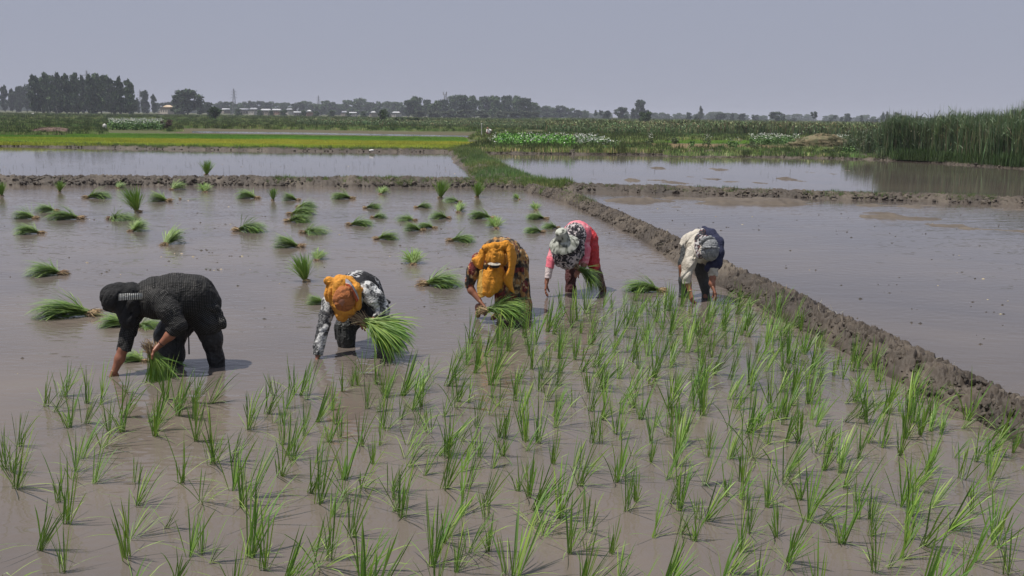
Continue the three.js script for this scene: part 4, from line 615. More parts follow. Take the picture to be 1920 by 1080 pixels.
function surface(prims, k, h, displace, colour, amp = 0.02) {     // naive surface nets over the smooth union of prims
  const wrap = prims.some((q) => q.uv) && ((x, y, z) => { let m = 1e9, w = null; for (const q of prims) { if (!q.uv) continue; const d = q.f(x, y, z); if (d < m) { m = d; w = q; } } return w.uv(x, y, z); }), pad = 0.02 + amp, lo = [0, 1, 2].map((i) => Math.min(...prims.map((p) => p.lo[i])) - pad), hi = [0, 1, 2].map((i) => Math.max(...prims.map((p) => p.hi[i])) + pad);
  const n = [0, 1, 2].map((i) => Math.ceil((hi[i] - lo[i]) / h) + 1), [nx, ny, nz] = n, F = new Float32Array(nx * ny * nz);
  const raw = (x, y, z) => { let d = prims[0].f(x, y, z); for (let i = 1; i < prims.length; i++) { const e = prims[i].f(x, y, z), q = Math.max(k - Math.abs(d - e), 0) / k; d = Math.min(d, e) - q * q * k * 0.25; } return d; };
  const B = 6, far = B * h * 0.87 + amp + k * 0.3;
  for (let bz = 0; bz < nz; bz += B) for (let by = 0; by < ny; by += B) for (let bx = 0; bx < nx; bx += B) {
    const d0 = raw(lo[0] + (bx + B / 2) * h, lo[1] + (by + B / 2) * h, lo[2] + (bz + B / 2) * h), skip = Math.abs(d0) > far * 1.35;
    for (let z = bz; z < Math.min(bz + B, nz); z++) for (let y = by; y < Math.min(by + B, ny); y++) for (let x = bx; x < Math.min(bx + B, nx); x++) { const o = (z * ny + y) * nx + x; if (skip) { F[o] = d0; continue; } const X = lo[0] + x * h, Y = lo[1] + y * h, Z = lo[2] + z * h; F[o] = raw(X, Y, Z) + (displace ? displace(X, Y, Z) : 0); }
  }
  const id = new Int32Array(nx * ny * nz).fill(-1), b = new Builder(), E = [[0, 1], [0, 2], [0, 4], [1, 3], [1, 5], [2, 3], [2, 6], [3, 7], [4, 5], [4, 6], [5, 7], [6, 7]], off = [0, 1, nx, nx + 1, nx * ny, nx * ny + 1, nx * ny + nx, nx * ny + nx + 1];
  for (let z = 0; z < nz - 1; z++) for (let y = 0; y < ny - 1; y++) for (let x = 0; x < nx - 1; x++) {
    const o = (z * ny + y) * nx + x; let m = 0; for (let c = 0; c < 8; c++) if (F[o + off[c]] < 0) m |= 1 << c; if (m === 0 || m === 255) continue;
    let sx = 0, sy = 0, sz = 0, cnt = 0; for (const [p, q] of E) { const a = F[o + off[p]], e = F[o + off[q]]; if ((a < 0) === (e < 0)) continue; const t = a / (a - e); sx += (p & 1) + t * ((q & 1) - (p & 1)); sy += ((p >> 1) & 1) + t * (((q >> 1) & 1) - ((p >> 1) & 1)); sz += (p >> 2) + t * ((q >> 2) - (p >> 2)); cnt++; }
    const X = lo[0] + (x + sx / cnt) * h, Y = lo[1] + (y + sy / cnt) * h, Z = lo[2] + (z + sz / cnt) * h; id[o] = b.v(X, Y, Z, typeof colour === 'function' ? colour(X, Y, Z) : colour, ...(wrap ? wrap(X, Y, Z) : [X, Y]));
  }
  const sX = 1, sY = nx, sZ = nx * ny;
  for (let z = 1; z < nz - 1; z++) for (let y = 1; y < ny - 1; y++) for (let x = 1; x < nx - 1; x++) {
    const o = (z * ny + y) * nx + x, a = F[o] < 0;
    if (a !== F[o + sX] < 0) { const q = [id[o - sY - sZ], id[o - sZ], id[o], id[o - sY]]; if (Math.min(...q) >= 0) a ? b.quad(q[0], q[1], q[2], q[3]) : b.quad(q[3], q[2], q[1], q[0]); }
    if (a !== F[o + sY] < 0) { const q = [id[o - sX - sZ], id[o - sX], id[o], id[o - sZ]]; if (Math.min(...q) >= 0) a ? b.quad(q[0], q[1], q[2], q[3]) : b.quad(q[3], q[2], q[1], q[0]); }
    if (a !== F[o + sZ] < 0) { const q = [id[o - sX - sY], id[o - sY], id[o], id[o - sX]]; if (Math.min(...q) >= 0) a ? b.quad(q[0], q[1], q[2], q[3]) : b.quad(q[3], q[2], q[1], q[0]); }
  }
  return b.geo();
}
// folds of cloth: ridges that run along dir
function folds(dir, freq, amp, s = 0) { const d = dir.clone().normalize(), e = Math.abs(d.y) < 0.9 ? V(0, 1, 0).cross(d).normalize() : V(1, 0, 0), g = d.clone().cross(e);
  return (x, y, z) => { const a = (x * d.x + y * d.y + z * d.z) * freq * 0.22 + s, b = (x * e.x + y * e.y + z * e.z) * freq, c = (x * g.x + y * g.y + z * g.z) * freq; const n = noise3(a, b + s, c), m = noise3(a * 2.1 + 9, b * 2.3, c * 2.3 + s); const r = Math.sqrt(Math.abs(2 * n - 1)), q = Math.sqrt(Math.abs(2 * m - 1)); return amp * (0.9 - 1.5 * r) + amp * 0.6 * (0.6 - q); }; }
function headPrims(c, up, fwd, s = 1) {
  const u = up.clone().normalize(), f = fwd.clone().addScaledVector(u, -fwd.dot(u)).normalize(), r = u.clone().cross(f), P = (a, b, d) => c.clone().addScaledVector(r, a * s).addScaledVector(u, b * s).addScaledVector(f, d * s);
  return [ellipsoid(P(0, 0.02, -0.01), [0.074 * s, 0.092 * s, 0.092 * s], u, f), cone(P(0, -0.04, 0.03), P(0, -0.085, 0.055), 0.055 * s, 0.032 * s), cone(P(0, 0.015, 0.082), P(0, -0.028, 0.103), 0.009 * s, 0.013 * s), cone(P(-0.03, 0.022, 0.072), P(0.03, 0.022, 0.072), 0.014 * s), cone(P(-0.018, -0.055, 0.084), P(0.018, -0.055, 0.084), 0.008 * s),
    ellipsoid(P(0.078, -0.01, -0.005), [0.010 * s, 0.030 * s, 0.018 * s], u, f), ellipsoid(P(-0.078, -0.01, -0.005), [0.010 * s, 0.030 * s, 0.018 * s], u, f)];
}
function handPrims(wrist, knuckles, palm, curl, thumb = 1, s = 1) {            // palm: the way the palm faces; curl: bend at each finger joint
  const d = knuckles.clone().sub(wrist).normalize(), n = palm.clone().addScaledVector(d, -palm.dot(d)).normalize(), w = d.clone().cross(n).multiplyScalar(thumb), K = wrist.clone().addScaledVector(d, 0.088 * s), out = [];
  const P = (base, a, b, c) => base.clone().addScaledVector(d, a * s).addScaledVector(w, b * s).addScaledVector(n, c * s);
  [-0.028, -0.010, 0.010, 0.028].forEach((o, i) => {
    const k = P(K, i === 0 ? -0.012 : i === 3 ? -0.004 : 0, o, 0); out.push(cone(P(wrist, 0, o * 0.5, 0), k, 0.0155 * s, 0.0125 * s));
    let p = k, a = curl * 0.6 + i * 0.03; [[0.040, 0.045, 0.043, 0.034][i], 0.028, 0.022].forEach((len, j) => { const q = P(p, Math.cos(a) * len, o * 0.06, Math.sin(a) * len); out.push(cone(p, q, (0.0095 - j * 0.001) * s, (0.0088 - j * 0.001) * s)); p = q; a += curl; });
  });
  const t0 = P(wrist, 0.022, 0.024, 0.004), t1 = P(wrist, 0.055, 0.048, 0.018), t2 = P(t1, 0.030, 0.008, 0.014 + 0.012 * curl), t3 = P(t2, 0.022, -0.004, 0.012 + 0.012 * curl); out.push(cone(t0, t1, 0.015 * s, 0.0115 * s), cone(t1, t2, 0.0110 * s, 0.0100 * s), cone(t2, t3, 0.0100 * s, 0.0085 * s));
  return out;
}
const SKIN = (x, y, z) => { const n = 0.82 + 0.36 * noise3(x * 22, y * 22, z * 22); return [0.270 * n, 0.112 * n, 0.066 * n]; };
const skinMat = matte({ roughness: 0.42 });
const wrinkle = tiled(512, (u, v) => { const a = u * 6.2831853, b = v * 6.2831853, P = (s, o) => noise3(Math.cos(a) * s + o, Math.sin(a) * s + Math.cos(b) * s * 0.7, Math.sin(b) * s * 0.7 + o); return 0.55 * Math.sqrt(Math.abs(2 * P(2.2, 5) - 1)) + 0.3 * Math.sqrt(Math.abs(2 * P(4.6, 15) - 1)) + 0.15 * P(11, 25); });
wrinkle.repeat.set(1 / 0.42, 1 / 0.34);
const clothMat = matte({ roughness: 0.92, bumpMap: wrinkle, bumpScale: -0.011 });
const wetClothMat = matte({ roughness: 0.55, bumpMap: wrinkle, bumpScale: -0.013 });
function cloth(parent, name, prims, k, col, disp, mat = clothMat, h = 0.0072) { return mesh(name, surface(prims, k, h, disp, col, 0.03), mat, parent); }
function skinBody(parent, prims, hands) { const g = [surface(prims, 0.03, 0.010, null, SKIN, 0)]; for (const hp of hands) g.push(surface(hp, 0.010, 0.0042, null, SKIN, 0)); return mesh('body', mergeGeometries(g), skinMat, parent); }
// a hanging or lying piece of cloth through a grid of points
function sheet(parent, name, rows, thick, col, sub2 = 8, wr = 0, mat = clothMat) {
  const cr = (p, t) => { const n = p.length - 1, f = clamp(t, 0, 1) * n, i = Math.min(n - 1, Math.floor(f)), q = f - i, a = p[Math.max(0, i - 1)], b = p[i], c = p[i + 1], d = p[Math.min(n, i + 2)], g = (k) => 0.5 * (2 * b[k] + (c[k] - a[k]) * q + (2 * a[k] - 5 * b[k] + 4 * c[k] - d[k]) * q * q + (3 * b[k] - a[k] - 3 * c[k] + d[k]) * q * q * q); return V(g('x'), g('y'), g('z')); };
  const nu = (rows[0].length - 1) * sub2, nv = (rows.length - 1) * sub2, P = [];
  for (let j = 0; j <= nv; j++) { P.push([]); for (let i = 0; i <= nu; i++) { const p = cr(rows.map((r) => cr(r, i / nu)), j / nv); p.x += wr * (noise3(p.x * 14, p.y * 5, j * 0.1) - 0.5); p.z += wr * 1.6 * (noise3(p.x * 18, p.y * 6 + 3, 2.2) - 0.5); P[j].push(p); } }
  const b = new Builder(), at2 = (s) => P.map((r, j) => r.map((p, i) => { const e = P[j][Math.min(nu, i + 1)].clone().sub(P[j][Math.max(0, i - 1)]), f = P[Math.min(nv, j + 1)][i].clone().sub(P[Math.max(0, j - 1)][i]), n = e.cross(f).normalize().multiplyScalar(thick / 2 * s), q = p.clone().add(n); return b.v(q.x, q.y, q.z, typeof col === 'function' ? col(i / nu, j / nv, q) : col, q.x + q.z * 0.4, q.y); }));
  const A = at2(1), C = at2(-1); for (let j = 0; j < nv; j++) for (let i = 0; i < nu; i++) { b.quad(A[j][i], A[j][i + 1], A[j + 1][i + 1], A[j + 1][i]); b.quad(C[j][i], C[j + 1][i], C[j + 1][i + 1], C[j][i + 1]); }
  for (let i = 0; i < nu; i++) { b.quad(A[0][i], C[0][i], C[0][i + 1], A[0][i + 1]); b.quad(A[nv][i], A[nv][i + 1], C[nv][i + 1], C[nv][i]); } for (let j = 0; j < nv; j++) { b.quad(A[j][0], A[j + 1][0], C[j + 1][0], C[j][0]); b.quad(A[j][nu], C[j][nu], C[j + 1][nu], A[j + 1][nu]); }
  return mesh(name, b.geo(), mat, parent);
}
const mixc = (a, b, t) => [lerp(a[0], b[0], t), lerp(a[1], b[1], t), lerp(a[2], b[2], t)];
const mottled = (c, s = 20, k = 0.3) => (x, y, z) => { const n = 1 - k / 2 + k * fbm(x * s, y * s, z * s, 2); return [c[0] * n, c[1] * n, c[2] * n]; };
const joints = (ox, oy, s, D) => (zx, zy, dz = 0) => atD(ox + zx / s, oy + zy / s, D - dz);     // read off an enlarged part of the photograph, D metres ahead
// a rolled fold lying on an ellipsoid of cloth: points in the enlarged picture, centre and radii of the ellipsoid
function roll(J, c, r, pts, rad, mm = 0.00114) { const list = []; pts.forEach(([x, y], i) => { const a = (x - c[0]) * mm / r[0], b = (y - c[1]) * mm / r[1], t = Math.abs(i / (pts.length - 1) * 2 - 1); list.push(J(x, y, c[2] + r[2] * Math.sqrt(Math.max(0, 1 - a * a - b * b)) - rad * 0.25), rad * (1 - 0.45 * t * t)); }); return chain(...list); }
function ring(parent, name, c, axis, r, t, col) { const g = new THREE.TorusGeometry(r, t, 8, 24), n = g.attributes.position.count, a = []; for (let i = 0; i < n; i++) a.push(...col); g.setAttribute('color', new THREE.BufferAttribute(new Float32Array(a), 3)); const m = mesh(name, g, matte({ roughness: 0.35 }), parent); m.position.copy(c); m.quaternion.setFromUnitVectors(V(0, 0, 1), axis.clone().normalize()); return m; }
// puts a person's meshes round an origin at the feet
function ground(g, p) { const o = V(p.x, 0, p.z); g.position.copy(o); for (const c of g.children) c.position.sub(o); return g; }
const planting = 'people transplanting rice in the paddy';

// 1: black dotted clothes, black headscarf with a striped edge, seen from the side
{ const J = joints(150, 480, 4.155, 8.56), g = thing('person', 'person in dotted black tunic and black headscarf with striped edge, bent over at left', 'person', planting);
  const up = V(-0.80, 0.42, 0.25), fw = V(-0.42, -0.88, 0.2);
  skinBody(g, [...headPrims(J(275, 335, 0.30), up, fw), ...chain(J(330, 345, 0.27), 0.05, J(470, 345, 0.20), 0.06), ...chain(J(500, 350, 0.18), 0.11, J(720, 335, 0.12), 0.14, J(930, 390, 0.02), 0.15),
    ...chain(J(640, 360, 0.30), 0.055, J(768, 545, 0.36), 0.045, J(700, 618, 0.38), 0.041, J(622, 694, 0.40), 0.027), ...chain(J(430, 420, 0.15), 0.055, J(370, 600, 0.30), 0.045, J(335, 720, 0.34), 0.043, J(310, 800, 0.36), 0.041, J(266, 905, 0.39), 0.027),
    ...chain(J(800, 450, -0.05), 0.09, J(700, 640, -0.03), 0.07, J(725, 900, 0.02), 0.05, J(728, 1000, 0.02), 0.04), ...chain(J(960, 430, 0.02), 0.09, J(1040, 680, 0.03), 0.065, J(1070, 890, 0.02), 0.05, J(1075, 1000, 0.02), 0.04)],
    [handPrims(J(266, 900, 0.39), J(252, 985, 0.41), V(0.75, 0, 0.65), 0.35, -1, 1.05), handPrims(J(624, 692, 0.40), J(548, 762, 0.42), V(0.3, -0.8, 0.3), 0.75, 1, 1.08)]);
  const dots = tiled(64, (u, v) => { const a = (u * 4) % 1 - 0.5, b = (v * 4) % 1 - 0.5; const k = a * a + b * b < 0.05 ? 0.36 : 0.028; return [k, k * 0.99, k * 0.98]; }, true), dm = dots.clone(); dm.repeat.set(1 / 0.060, 1 / 0.060); dm.needsUpdate = true;
  const dotMat = matte({ map: dm, roughness: 0.85, bumpMap: wrinkle, bumpScale: -0.010 }), stain = (x, y, z) => { const n = fbm(x * 9, y * 9, z * 9, 3), w = smooth(0.58, 0.72, n); return mixc([1, 1, 1], [2.6, 2.5, 2.4], w * 0.55); };
  cloth(g, 'tunic', [...chain(J(490, 345, 0.18), 0.150, J(600, 330, 0.15), 0.195, J(740, 320, 0.10), 0.212, J(880, 320, 0.04), 0.205, J(960, 370, 0.00), 0.165), ...chain(J(930, 400, 0.04), 0.165, J(1000, 520, 0.06), 0.125, J(1010, 585, 0.06), 0.105, 'cut'),
    ...chain(J(620, 345, 0.28), 0.115, J(690, 430, 0.33), 0.095, J(765, 540, 0.36), 0.072, J(705, 607, 0.38), 0.060, 'cut'), ...chain(J(440, 410, 0.15), 0.085, J(380, 580, 0.29), 0.068, J(345, 745, 0.345), 0.066, 'cut')], 0.03, stain,
    ((a, b) => (x, y, z) => a(x, y, z) + b(x, y, z))(folds(V(0.4, 1, 0.2), 11, 0.012, 3), folds(V(-0.8, 0.7, 0), 22, 0.006, 8)), dotMat);
  cloth(g, 'waist_knot', [...chain(J(1040, 395, 0.06), 0.045, J(1075, 450, 0.08), 0.035, J(1100, 520, 0.09), 0.045, J(1118, 545, 0.09), 0.030), ...chain(J(960, 380, 0.15), 0.03, J(1050, 410, 0.10), 0.04)], 0.03, stain, folds(V(0.4, -1, 0), 30, 0.008), dotMat);
  const blk = mottled([0.014, 0.014, 0.016], 14, 0.5);
  const tr = cloth(g, 'trousers', [...chain(J(830, 430, -0.06), 0.16, J(700, 620, -0.04), 0.135, J(710, 760, 0), 0.118, J(725, 900, 0.02), 0.088, J(728, 985, 0.02), 0.08), ...chain(J(950, 430, 0.02), 0.15, J(1030, 640, 0.03), 0.092, J(1062, 800, 0.02), 0.068, J(1072, 900, 0.02), 0.064, J(1075, 985, 0.02), 0.07)], 0.05, blk, folds(V(0.1, 1, 0), 14, 0.014, 5), wetClothMat);
  const st = new Builder(), s0 = J(845, 560, 0.12), s1 = J(850, 765, 0.12); st.rod([s0.x, s0.y, s0.z], [s1.x, s1.y, s1.z], 0.005, [0.015, 0.015, 0.015], 0.007); mesh('drawstring', st.geo(), clothMat, tr);
  const hs = cloth(g, 'headscarf', [ellipsoid(J(275, 325, 0.30), [0.112, 0.130, 0.122], up, fw), ...chain(J(300, 300, 0.28), 0.108, J(400, 300, 0.24), 0.098, J(480, 325, 0.20), 0.115), ...chain(J(345, 400, 0.30), 0.085, J(375, 500, 0.31), 0.072, J(395, 610, 0.31), 0.030), ...chain(J(420, 360, 0.33), 0.055, J(440, 440, 0.33), 0.030), ...chain(J(200, 395, 0.30), 0.035, J(245, 425, 0.30), 0.02)], 0.04, mottled([0.012, 0.012, 0.013], 16, 0.5), folds(V(0.5, 1, 0.1), 16, 0.012, 1));
  sheet(hs, 'striped_edge', [[J(302, 292, 0.425), J(390, 290, 0.405), J(484, 288, 0.36)], [J(300, 320, 0.43), J(390, 314, 0.412), J(486, 312, 0.365)], [J(300, 347, 0.425), J(390, 340, 0.41), J(484, 336, 0.36)]], 0.006, (u) => (Math.floor(u * 28) % 2 ? [0.6, 0.6, 0.57] : [0.02, 0.02, 0.02]), 56);
  ring(g, 'bracelet', J(634, 680, 0.398), V(-0.7, -0.6, 0.1), 0.031, 0.004, [0.03, 0.015, 0.012]);
  ground(g, J(900, 890, 0));
  // the bundle in the hand
  const b = bundle(LYING[2], J(545, 765, 0.43), 0, 1, 'fresh green rice bundle hanging from the hand of the person in black'); b.userData.group = 'bundles held in the hands'; b.rotation.set(0, -0.35, -1.30); b.scale.set(0.86, 0.9, 1.0); }

// 2: black vest, white patterned sleeves, orange headscarf
{ const J = joints(550, 480, 4.696, 9.48), g = thing('person', 'person in black vest, white patterned sleeves and orange headscarf, planting second from left', 'person', planting), up = V(-0.05, 0.28, 0.96), fw = V(-0.1, -0.95, 0.28);
  skinBody(g, [...headPrims(J(447, 395, 0.55), up, fw), ...chain(J(460, 370, 0.47), 0.055, J(500, 340, 0.38), 0.07), ...chain(J(500, 330, 0.38), 0.11, J(570, 310, 0.12), 0.14, J(640, 400, -0.1), 0.15), ...chain(J(310, 420, 0.42), 0.055, J(265, 620, 0.52), 0.045, J(216, 875, 0.60), 0.028), ...chain(J(660, 320, 0.40), 0.06, J(790, 470, 0.40), 0.045, J(742, 560, 0.50), 0.028), ...chain(J(560, 480, -0.05), 0.09, J(455, 640, 0.08), 0.065, J(470, 800, 0.10), 0.05, J(472, 900, 0.1), 0.04), ...chain(J(700, 480, -0.08), 0.09, J(800, 620, -0.02), 0.065, J(800, 790, 0), 0.05, J(800, 890, 0), 0.04)],
    [handPrims(J(216, 870, 0.60), J(200, 950, 0.62), V(0.9, 0, -0.2), 0.4, -1, 1.12), handPrims(J(745, 562, 0.50), J(675, 578, 0.54), V(0, -0.6, -0.6), 0.7, -1, 1.15)]);
  const ikat = (x, y, z) => { const n = noise3(x * 21 + 3, y * 17, z * 21), m = noise3(x * 75, y * 75, z * 75), line = Math.sin(y * 230 + 4 * noise3(x * 20, y * 6, z * 20)) * Math.sin(x * 190 + z * 90); let t = 0.15 + smooth(0.36, 0.56, n) * 0.85 + 0.9 * (m - 0.55) - 0.45 * (line > 0.3 ? 1 : 0); t = clamp(t, 0, 1); return mixc([0.035, 0.036, 0.040], [0.62, 0.62, 0.61], t); };
  cloth(g, 'shirt', [...chain(J(325, 405, 0.42), 0.080, J(290, 520, 0.47), 0.066, J(262, 640, 0.53), 0.060, J(224, 800, 0.58), 0.052, J(214, 872, 0.60), 0.049, 'cut'), ...chain(J(650, 310, 0.40), 0.100, J(720, 380, 0.41), 0.092, J(785, 470, 0.40), 0.075, J(742, 555, 0.50), 0.052, 'cut'), ...chain(J(500, 340, 0.36), 0.13, J(620, 400, 0), 0.15)], 0.02, ikat, folds(V(0.9, 0.3, 0), 24, 0.008, 2));
  const motif = (x, y, z) => { const c = noise3(x * 9 + 1.5, y * 9, z * 9 + 4), n = Math.abs(noise3(x * 34, y * 34, z * 34) - 0.5); return c > 0.70 && n < 0.09 ? [0.46, 0.46, 0.46] : [0.016, 0.016, 0.019]; };
  cloth(g, 'vest', [...chain(J(505, 350, 0.38), 0.165, J(565, 300, 0.16), 0.187, J(610, 310, 0.0), 0.190, J(650, 400, -0.12), 0.185), ...chain(J(345, 370, 0.40), 0.070, J(400, 330, 0.37), 0.10), ...chain(J(560, 470, 0.36), 0.11, J(600, 520, 0.20), 0.12), ...chain(J(690, 430, -0.02), 0.12, J(750, 340, -0.05), 0.05)], 0.03, motif, folds(V(0.3, 1, 0.3), 12, 0.010, 4));
  cloth(g, 'trousers', [...chain(J(590, 470, -0.05), 0.15, J(455, 620, 0.08), 0.098, J(462, 720, 0.10), 0.088, J(475, 810, 0.10), 0.075, J(476, 900, 0.10), 0.07), ...chain(J(700, 470, -0.08), 0.15, J(795, 610, -0.02), 0.085, J(800, 800, 0), 0.07, J(800, 890, 0), 0.07)], 0.05, mottled([0.035, 0.037, 0.036], 16, 0.7), folds(V(0.1, 1, 0.1), 18, 0.014, 7), wetClothMat);
  cloth(g, 'waist_knot', [...chain(J(780, 425, 0.05), 0.035, J(815, 400, 0.08), 0.024, J(845, 408, 0.09), 0.018), ...chain(J(800, 430, 0.05), 0.03, J(815, 490, 0.05), 0.02)], 0.02, [0.02, 0.02, 0.022], folds(V(1, 0, 0), 30, 0.006));
  const hs = cloth(g, 'headscarf', [ellipsoid(J(440, 345, 0.45), [0.170, 0.205, 0.13], V(-0.1, 1, 0.1), V(0, 0, 1)), ...chain(J(450, 470, 0.50), 0.115, J(430, 520, 0.50), 0.065), ...chain(J(365, 240, 0.46), 0.07, J(318, 222, 0.49), 0.045), ...chain(J(540, 300, 0.5), 0.075, J(570, 440, 0.5), 0.045), ...[[[[370, 225], [322, 265], [298, 340], [318, 440], [372, 522]], 0.024], [[[425, 215], [368, 250], [334, 330], [344, 430], [392, 505]], 0.020], [[[510, 225], [556, 260], [590, 320], [592, 420], [566, 480]], 0.024], [[[352, 500], [425, 540], [505, 520], [560, 470]], 0.026], [[[415, 225], [380, 270], [356, 340]], 0.014], [[[345, 240], [318, 235], [302, 228]], 0.018]].flatMap(([q, w]) => roll(J, [440, 345, 0.45], [0.170, 0.205, 0.13], q, w))], 0.016, (x, y, z) => { const n = 0.85 + 0.3 * fbm(x * 30, y * 30, z * 30, 2); return [0.62 * n, 0.27 * n, 0.035 * n]; }, folds(V(0.35, 1, 0.2), 15, 0.017, 6));
  cloth(hs, 'tied_cap', [ellipsoid(J(447, 378, 0.575), [0.106, 0.128, 0.085], V(0, 1, 0), V(0, 0, 1))], 0.02, (x, y, z) => { const n = noise3(x * 26, y * 26, z * 26), k = Math.abs(n - 0.5) < 0.035 ? 0.55 : 1, m = 0.85 + 0.3 * noise3(x * 60, y * 60, z * 60); return [0.36 * k * m, 0.125 * k * m, 0.040 * k * m]; }, folds(V(0.9, 0.4, 0), 20, 0.008, 2));
  sheet(hs, 'coloured_border', [[J(462, 200, 0.60), J(490, 215, 0.615), J(530, 265, 0.625), J(560, 330, 0.60)], [J(458, 235, 0.635), J(500, 250, 0.645), J(540, 310, 0.635), J(575, 380, 0.60)], [J(460, 258, 0.65), J(505, 280, 0.655), J(535, 340, 0.645), J(555, 410, 0.61)]], 0.005, (u, v) => (v < 0.45 ? [0.28, 0.27, 0.30] : v < 0.6 ? [0.5, 0.42, 0.35] : [0.45, 0.08, 0.03]), 8, 0.006);
  ground(g, J(640, 794, 0));
  const b = bundle(LYING[4], J(640, 598, 0.54), 0, 1, 'large rice bundle held out sideways by the person in the black vest'); b.userData.group = 'bundles held in the hands'; b.rotation.set(0.35, -0.42, -0.50); b.scale.set(1.08, 0.95, 1.1); }

// 3: yellow headscarf, brown floral dress
{ const J = joints(840, 420, 5.145, 11.08), g = thing('person', 'person in brown floral dress and draped yellow headscarf, planting in the middle', 'person', planting), up = V(0, 0.50, 0.86), fw = V(-0.05, -0.86, 0.5);
  skinBody(g, [...headPrims(J(452, 340, 0.52), up, fw), ...chain(J(460, 340, 0.46), 0.055, J(460, 370, 0.34), 0.07), ...chain(J(460, 380, 0.30), 0.11, J(510, 310, 0.05), 0.14, J(640, 350, -0.15), 0.14), ...chain(J(290, 370, 0.32), 0.055, J(206, 585, 0.30), 0.043, J(225, 640, 0.33), 0.040, J(308, 742, 0.40), 0.027), ...chain(J(560, 480, 0.38), 0.055, J(500, 650, 0.42), 0.042, J(488, 800, 0.45), 0.027), ...chain(J(600, 480, 0), 0.09, J(540, 700, 0.10), 0.065, J(540, 950, 0.08), 0.045), ...chain(J(680, 460, -0.1), 0.09, J(710, 700, 0), 0.065, J(715, 960, 0.02), 0.045), ...chain(J(330, 790, 0.30), 0.034, J(295, 800, 0.30), 0.036, J(288, 880, 0.30), 0.032)],
    [handPrims(J(310, 745, 0.40), J(372, 818, 0.44), V(0.3, -0.7, 0.3), 0.6, 1, 1.1), handPrims(J(488, 795, 0.45), J(480, 860, 0.48), V(-0.9, 0, 0), 0.6, 1, 1.1)]);
  const flor = (x, y, z) => { const a = noise3(x * 24, y * 24, z * 24), b = noise3(x * 52 + 5, y * 52, z * 52), c = noise3(x * 13 + 9, y * 13, z * 13 + 2); let q = a > 0.60 ? [0.40, 0.21, 0.070] : a > 0.47 ? [0.20, 0.115, 0.050] : a < 0.30 ? [0.024, 0.020, 0.018] : [0.085, 0.060, 0.036]; if (c > 0.66) q = b > 0.5 ? [0.22, 0.035, 0.025] : [0.11, 0.02, 0.018]; if (b > 0.70 && a > 0.42) q = [0.48, 0.36, 0.19]; return q; };
  cloth(g, 'dress', [...chain(J(450, 390, 0.28), 0.165, J(490, 300, 0.10), 0.205, J(560, 310, -0.05), 0.205, J(630, 350, -0.14), 0.180), ...chain(J(640, 400, -0.08), 0.165, J(680, 620, 0.0), 0.135, J(712, 780, 0.03), 0.112, J(722, 930, 0.03), 0.105), ...chain(J(560, 480, 0.05), 0.14, J(560, 700, 0.06), 0.125, J(570, 930, 0.05), 0.12), ...chain(J(300, 350, 0.30), 0.092, J(250, 460, 0.31), 0.078, J(205, 580, 0.30), 0.060, J(203, 620, 0.31), 0.054, 'cut'), ...chain(J(570, 450, 0.34), 0.09, J(505, 640, 0.42), 0.062, J(490, 780, 0.44), 0.044, 'cut')], 0.03, flor, folds(V(0.15, 1, 0.1), 16, 0.018, 3));
  const yel = (x, y, z) => { const n = 0.85 + 0.3 * fbm(x * 40, y * 40, z * 40, 2); return [0.62 * n, 0.255 * n, 0.022 * n]; };
  const hs = cloth(g, 'headscarf', [ellipsoid(J(455, 315, 0.53), [0.112, 0.122, 0.118], V(0, 1, 0.2), V(0, -0.2, 1)), ...chain(J(365, 230, 0.55), 0.045, J(440, 215, 0.58), 0.040, J(560, 205, 0.52), 0.055, J(600, 260, 0.48), 0.06), ...chain(J(345, 270, 0.50), 0.055, J(300, 320, 0.49), 0.030), ...chain(J(455, 470, 0.51), 0.105, J(425, 580, 0.52), 0.108, J(395, 660, 0.52), 0.060), ...chain(J(590, 230, 0.47), 0.055, J(605, 310, 0.50), 0.035), ...chain(J(460, 330, 0.4), 0.12, J(470, 350, 0.3), 0.13), ...[[[[358, 335], [450, 318], [550, 335]], 0.013], [[[358, 362], [450, 352], [548, 362]], 0.012], [[[366, 300], [450, 284], [545, 300]], 0.013], [[[380, 268], [450, 250], [535, 266]], 0.014], [[[375, 230], [420, 255], [445, 290]], 0.016], [[[560, 215], [500, 235], [455, 262]], 0.018]].flatMap(([q, w]) => roll(J, [455, 315, 0.53], [0.112, 0.122, 0.118], q, w))], 0.014, yel, folds(V(0.12, 1, 0.15), 19, 0.013, 9));
  const yc = (u, v, p) => yel(p.x, p.y, p.z);
  sheet(hs, 'scarf_flap', [[J(545, 190, 0.52), J(590, 180, 0.54), J(625, 205, 0.50), J(640, 240, 0.44)], [J(565, 300, 0.56), J(595, 300, 0.58), J(630, 310, 0.54), J(652, 320, 0.46)], [J(575, 420, 0.57), J(590, 430, 0.60), J(615, 430, 0.56), J(638, 440, 0.50)], [J(540, 530, 0.56), J(570, 540, 0.59), J(605, 550, 0.58), J(622, 560, 0.52)], [J(600, 640, 0.54), J(620, 650, 0.56), J(635, 660, 0.56), J(648, 668, 0.54)]], 0.010, yc, 10, 0.035);
  sheet(hs, 'scarf_flap', [[J(350, 235, 0.54), J(310, 280, 0.52), J(270, 315, 0.47)], [J(355, 320, 0.55), J(295, 345, 0.55), J(234, 340, 0.47)], [J(345, 390, 0.54), J(310, 410, 0.55), J(260, 395, 0.48)], [J(330, 430, 0.52), J(310, 440, 0.53), J(292, 432, 0.50)]], 0.010, yc, 10, 0.03);
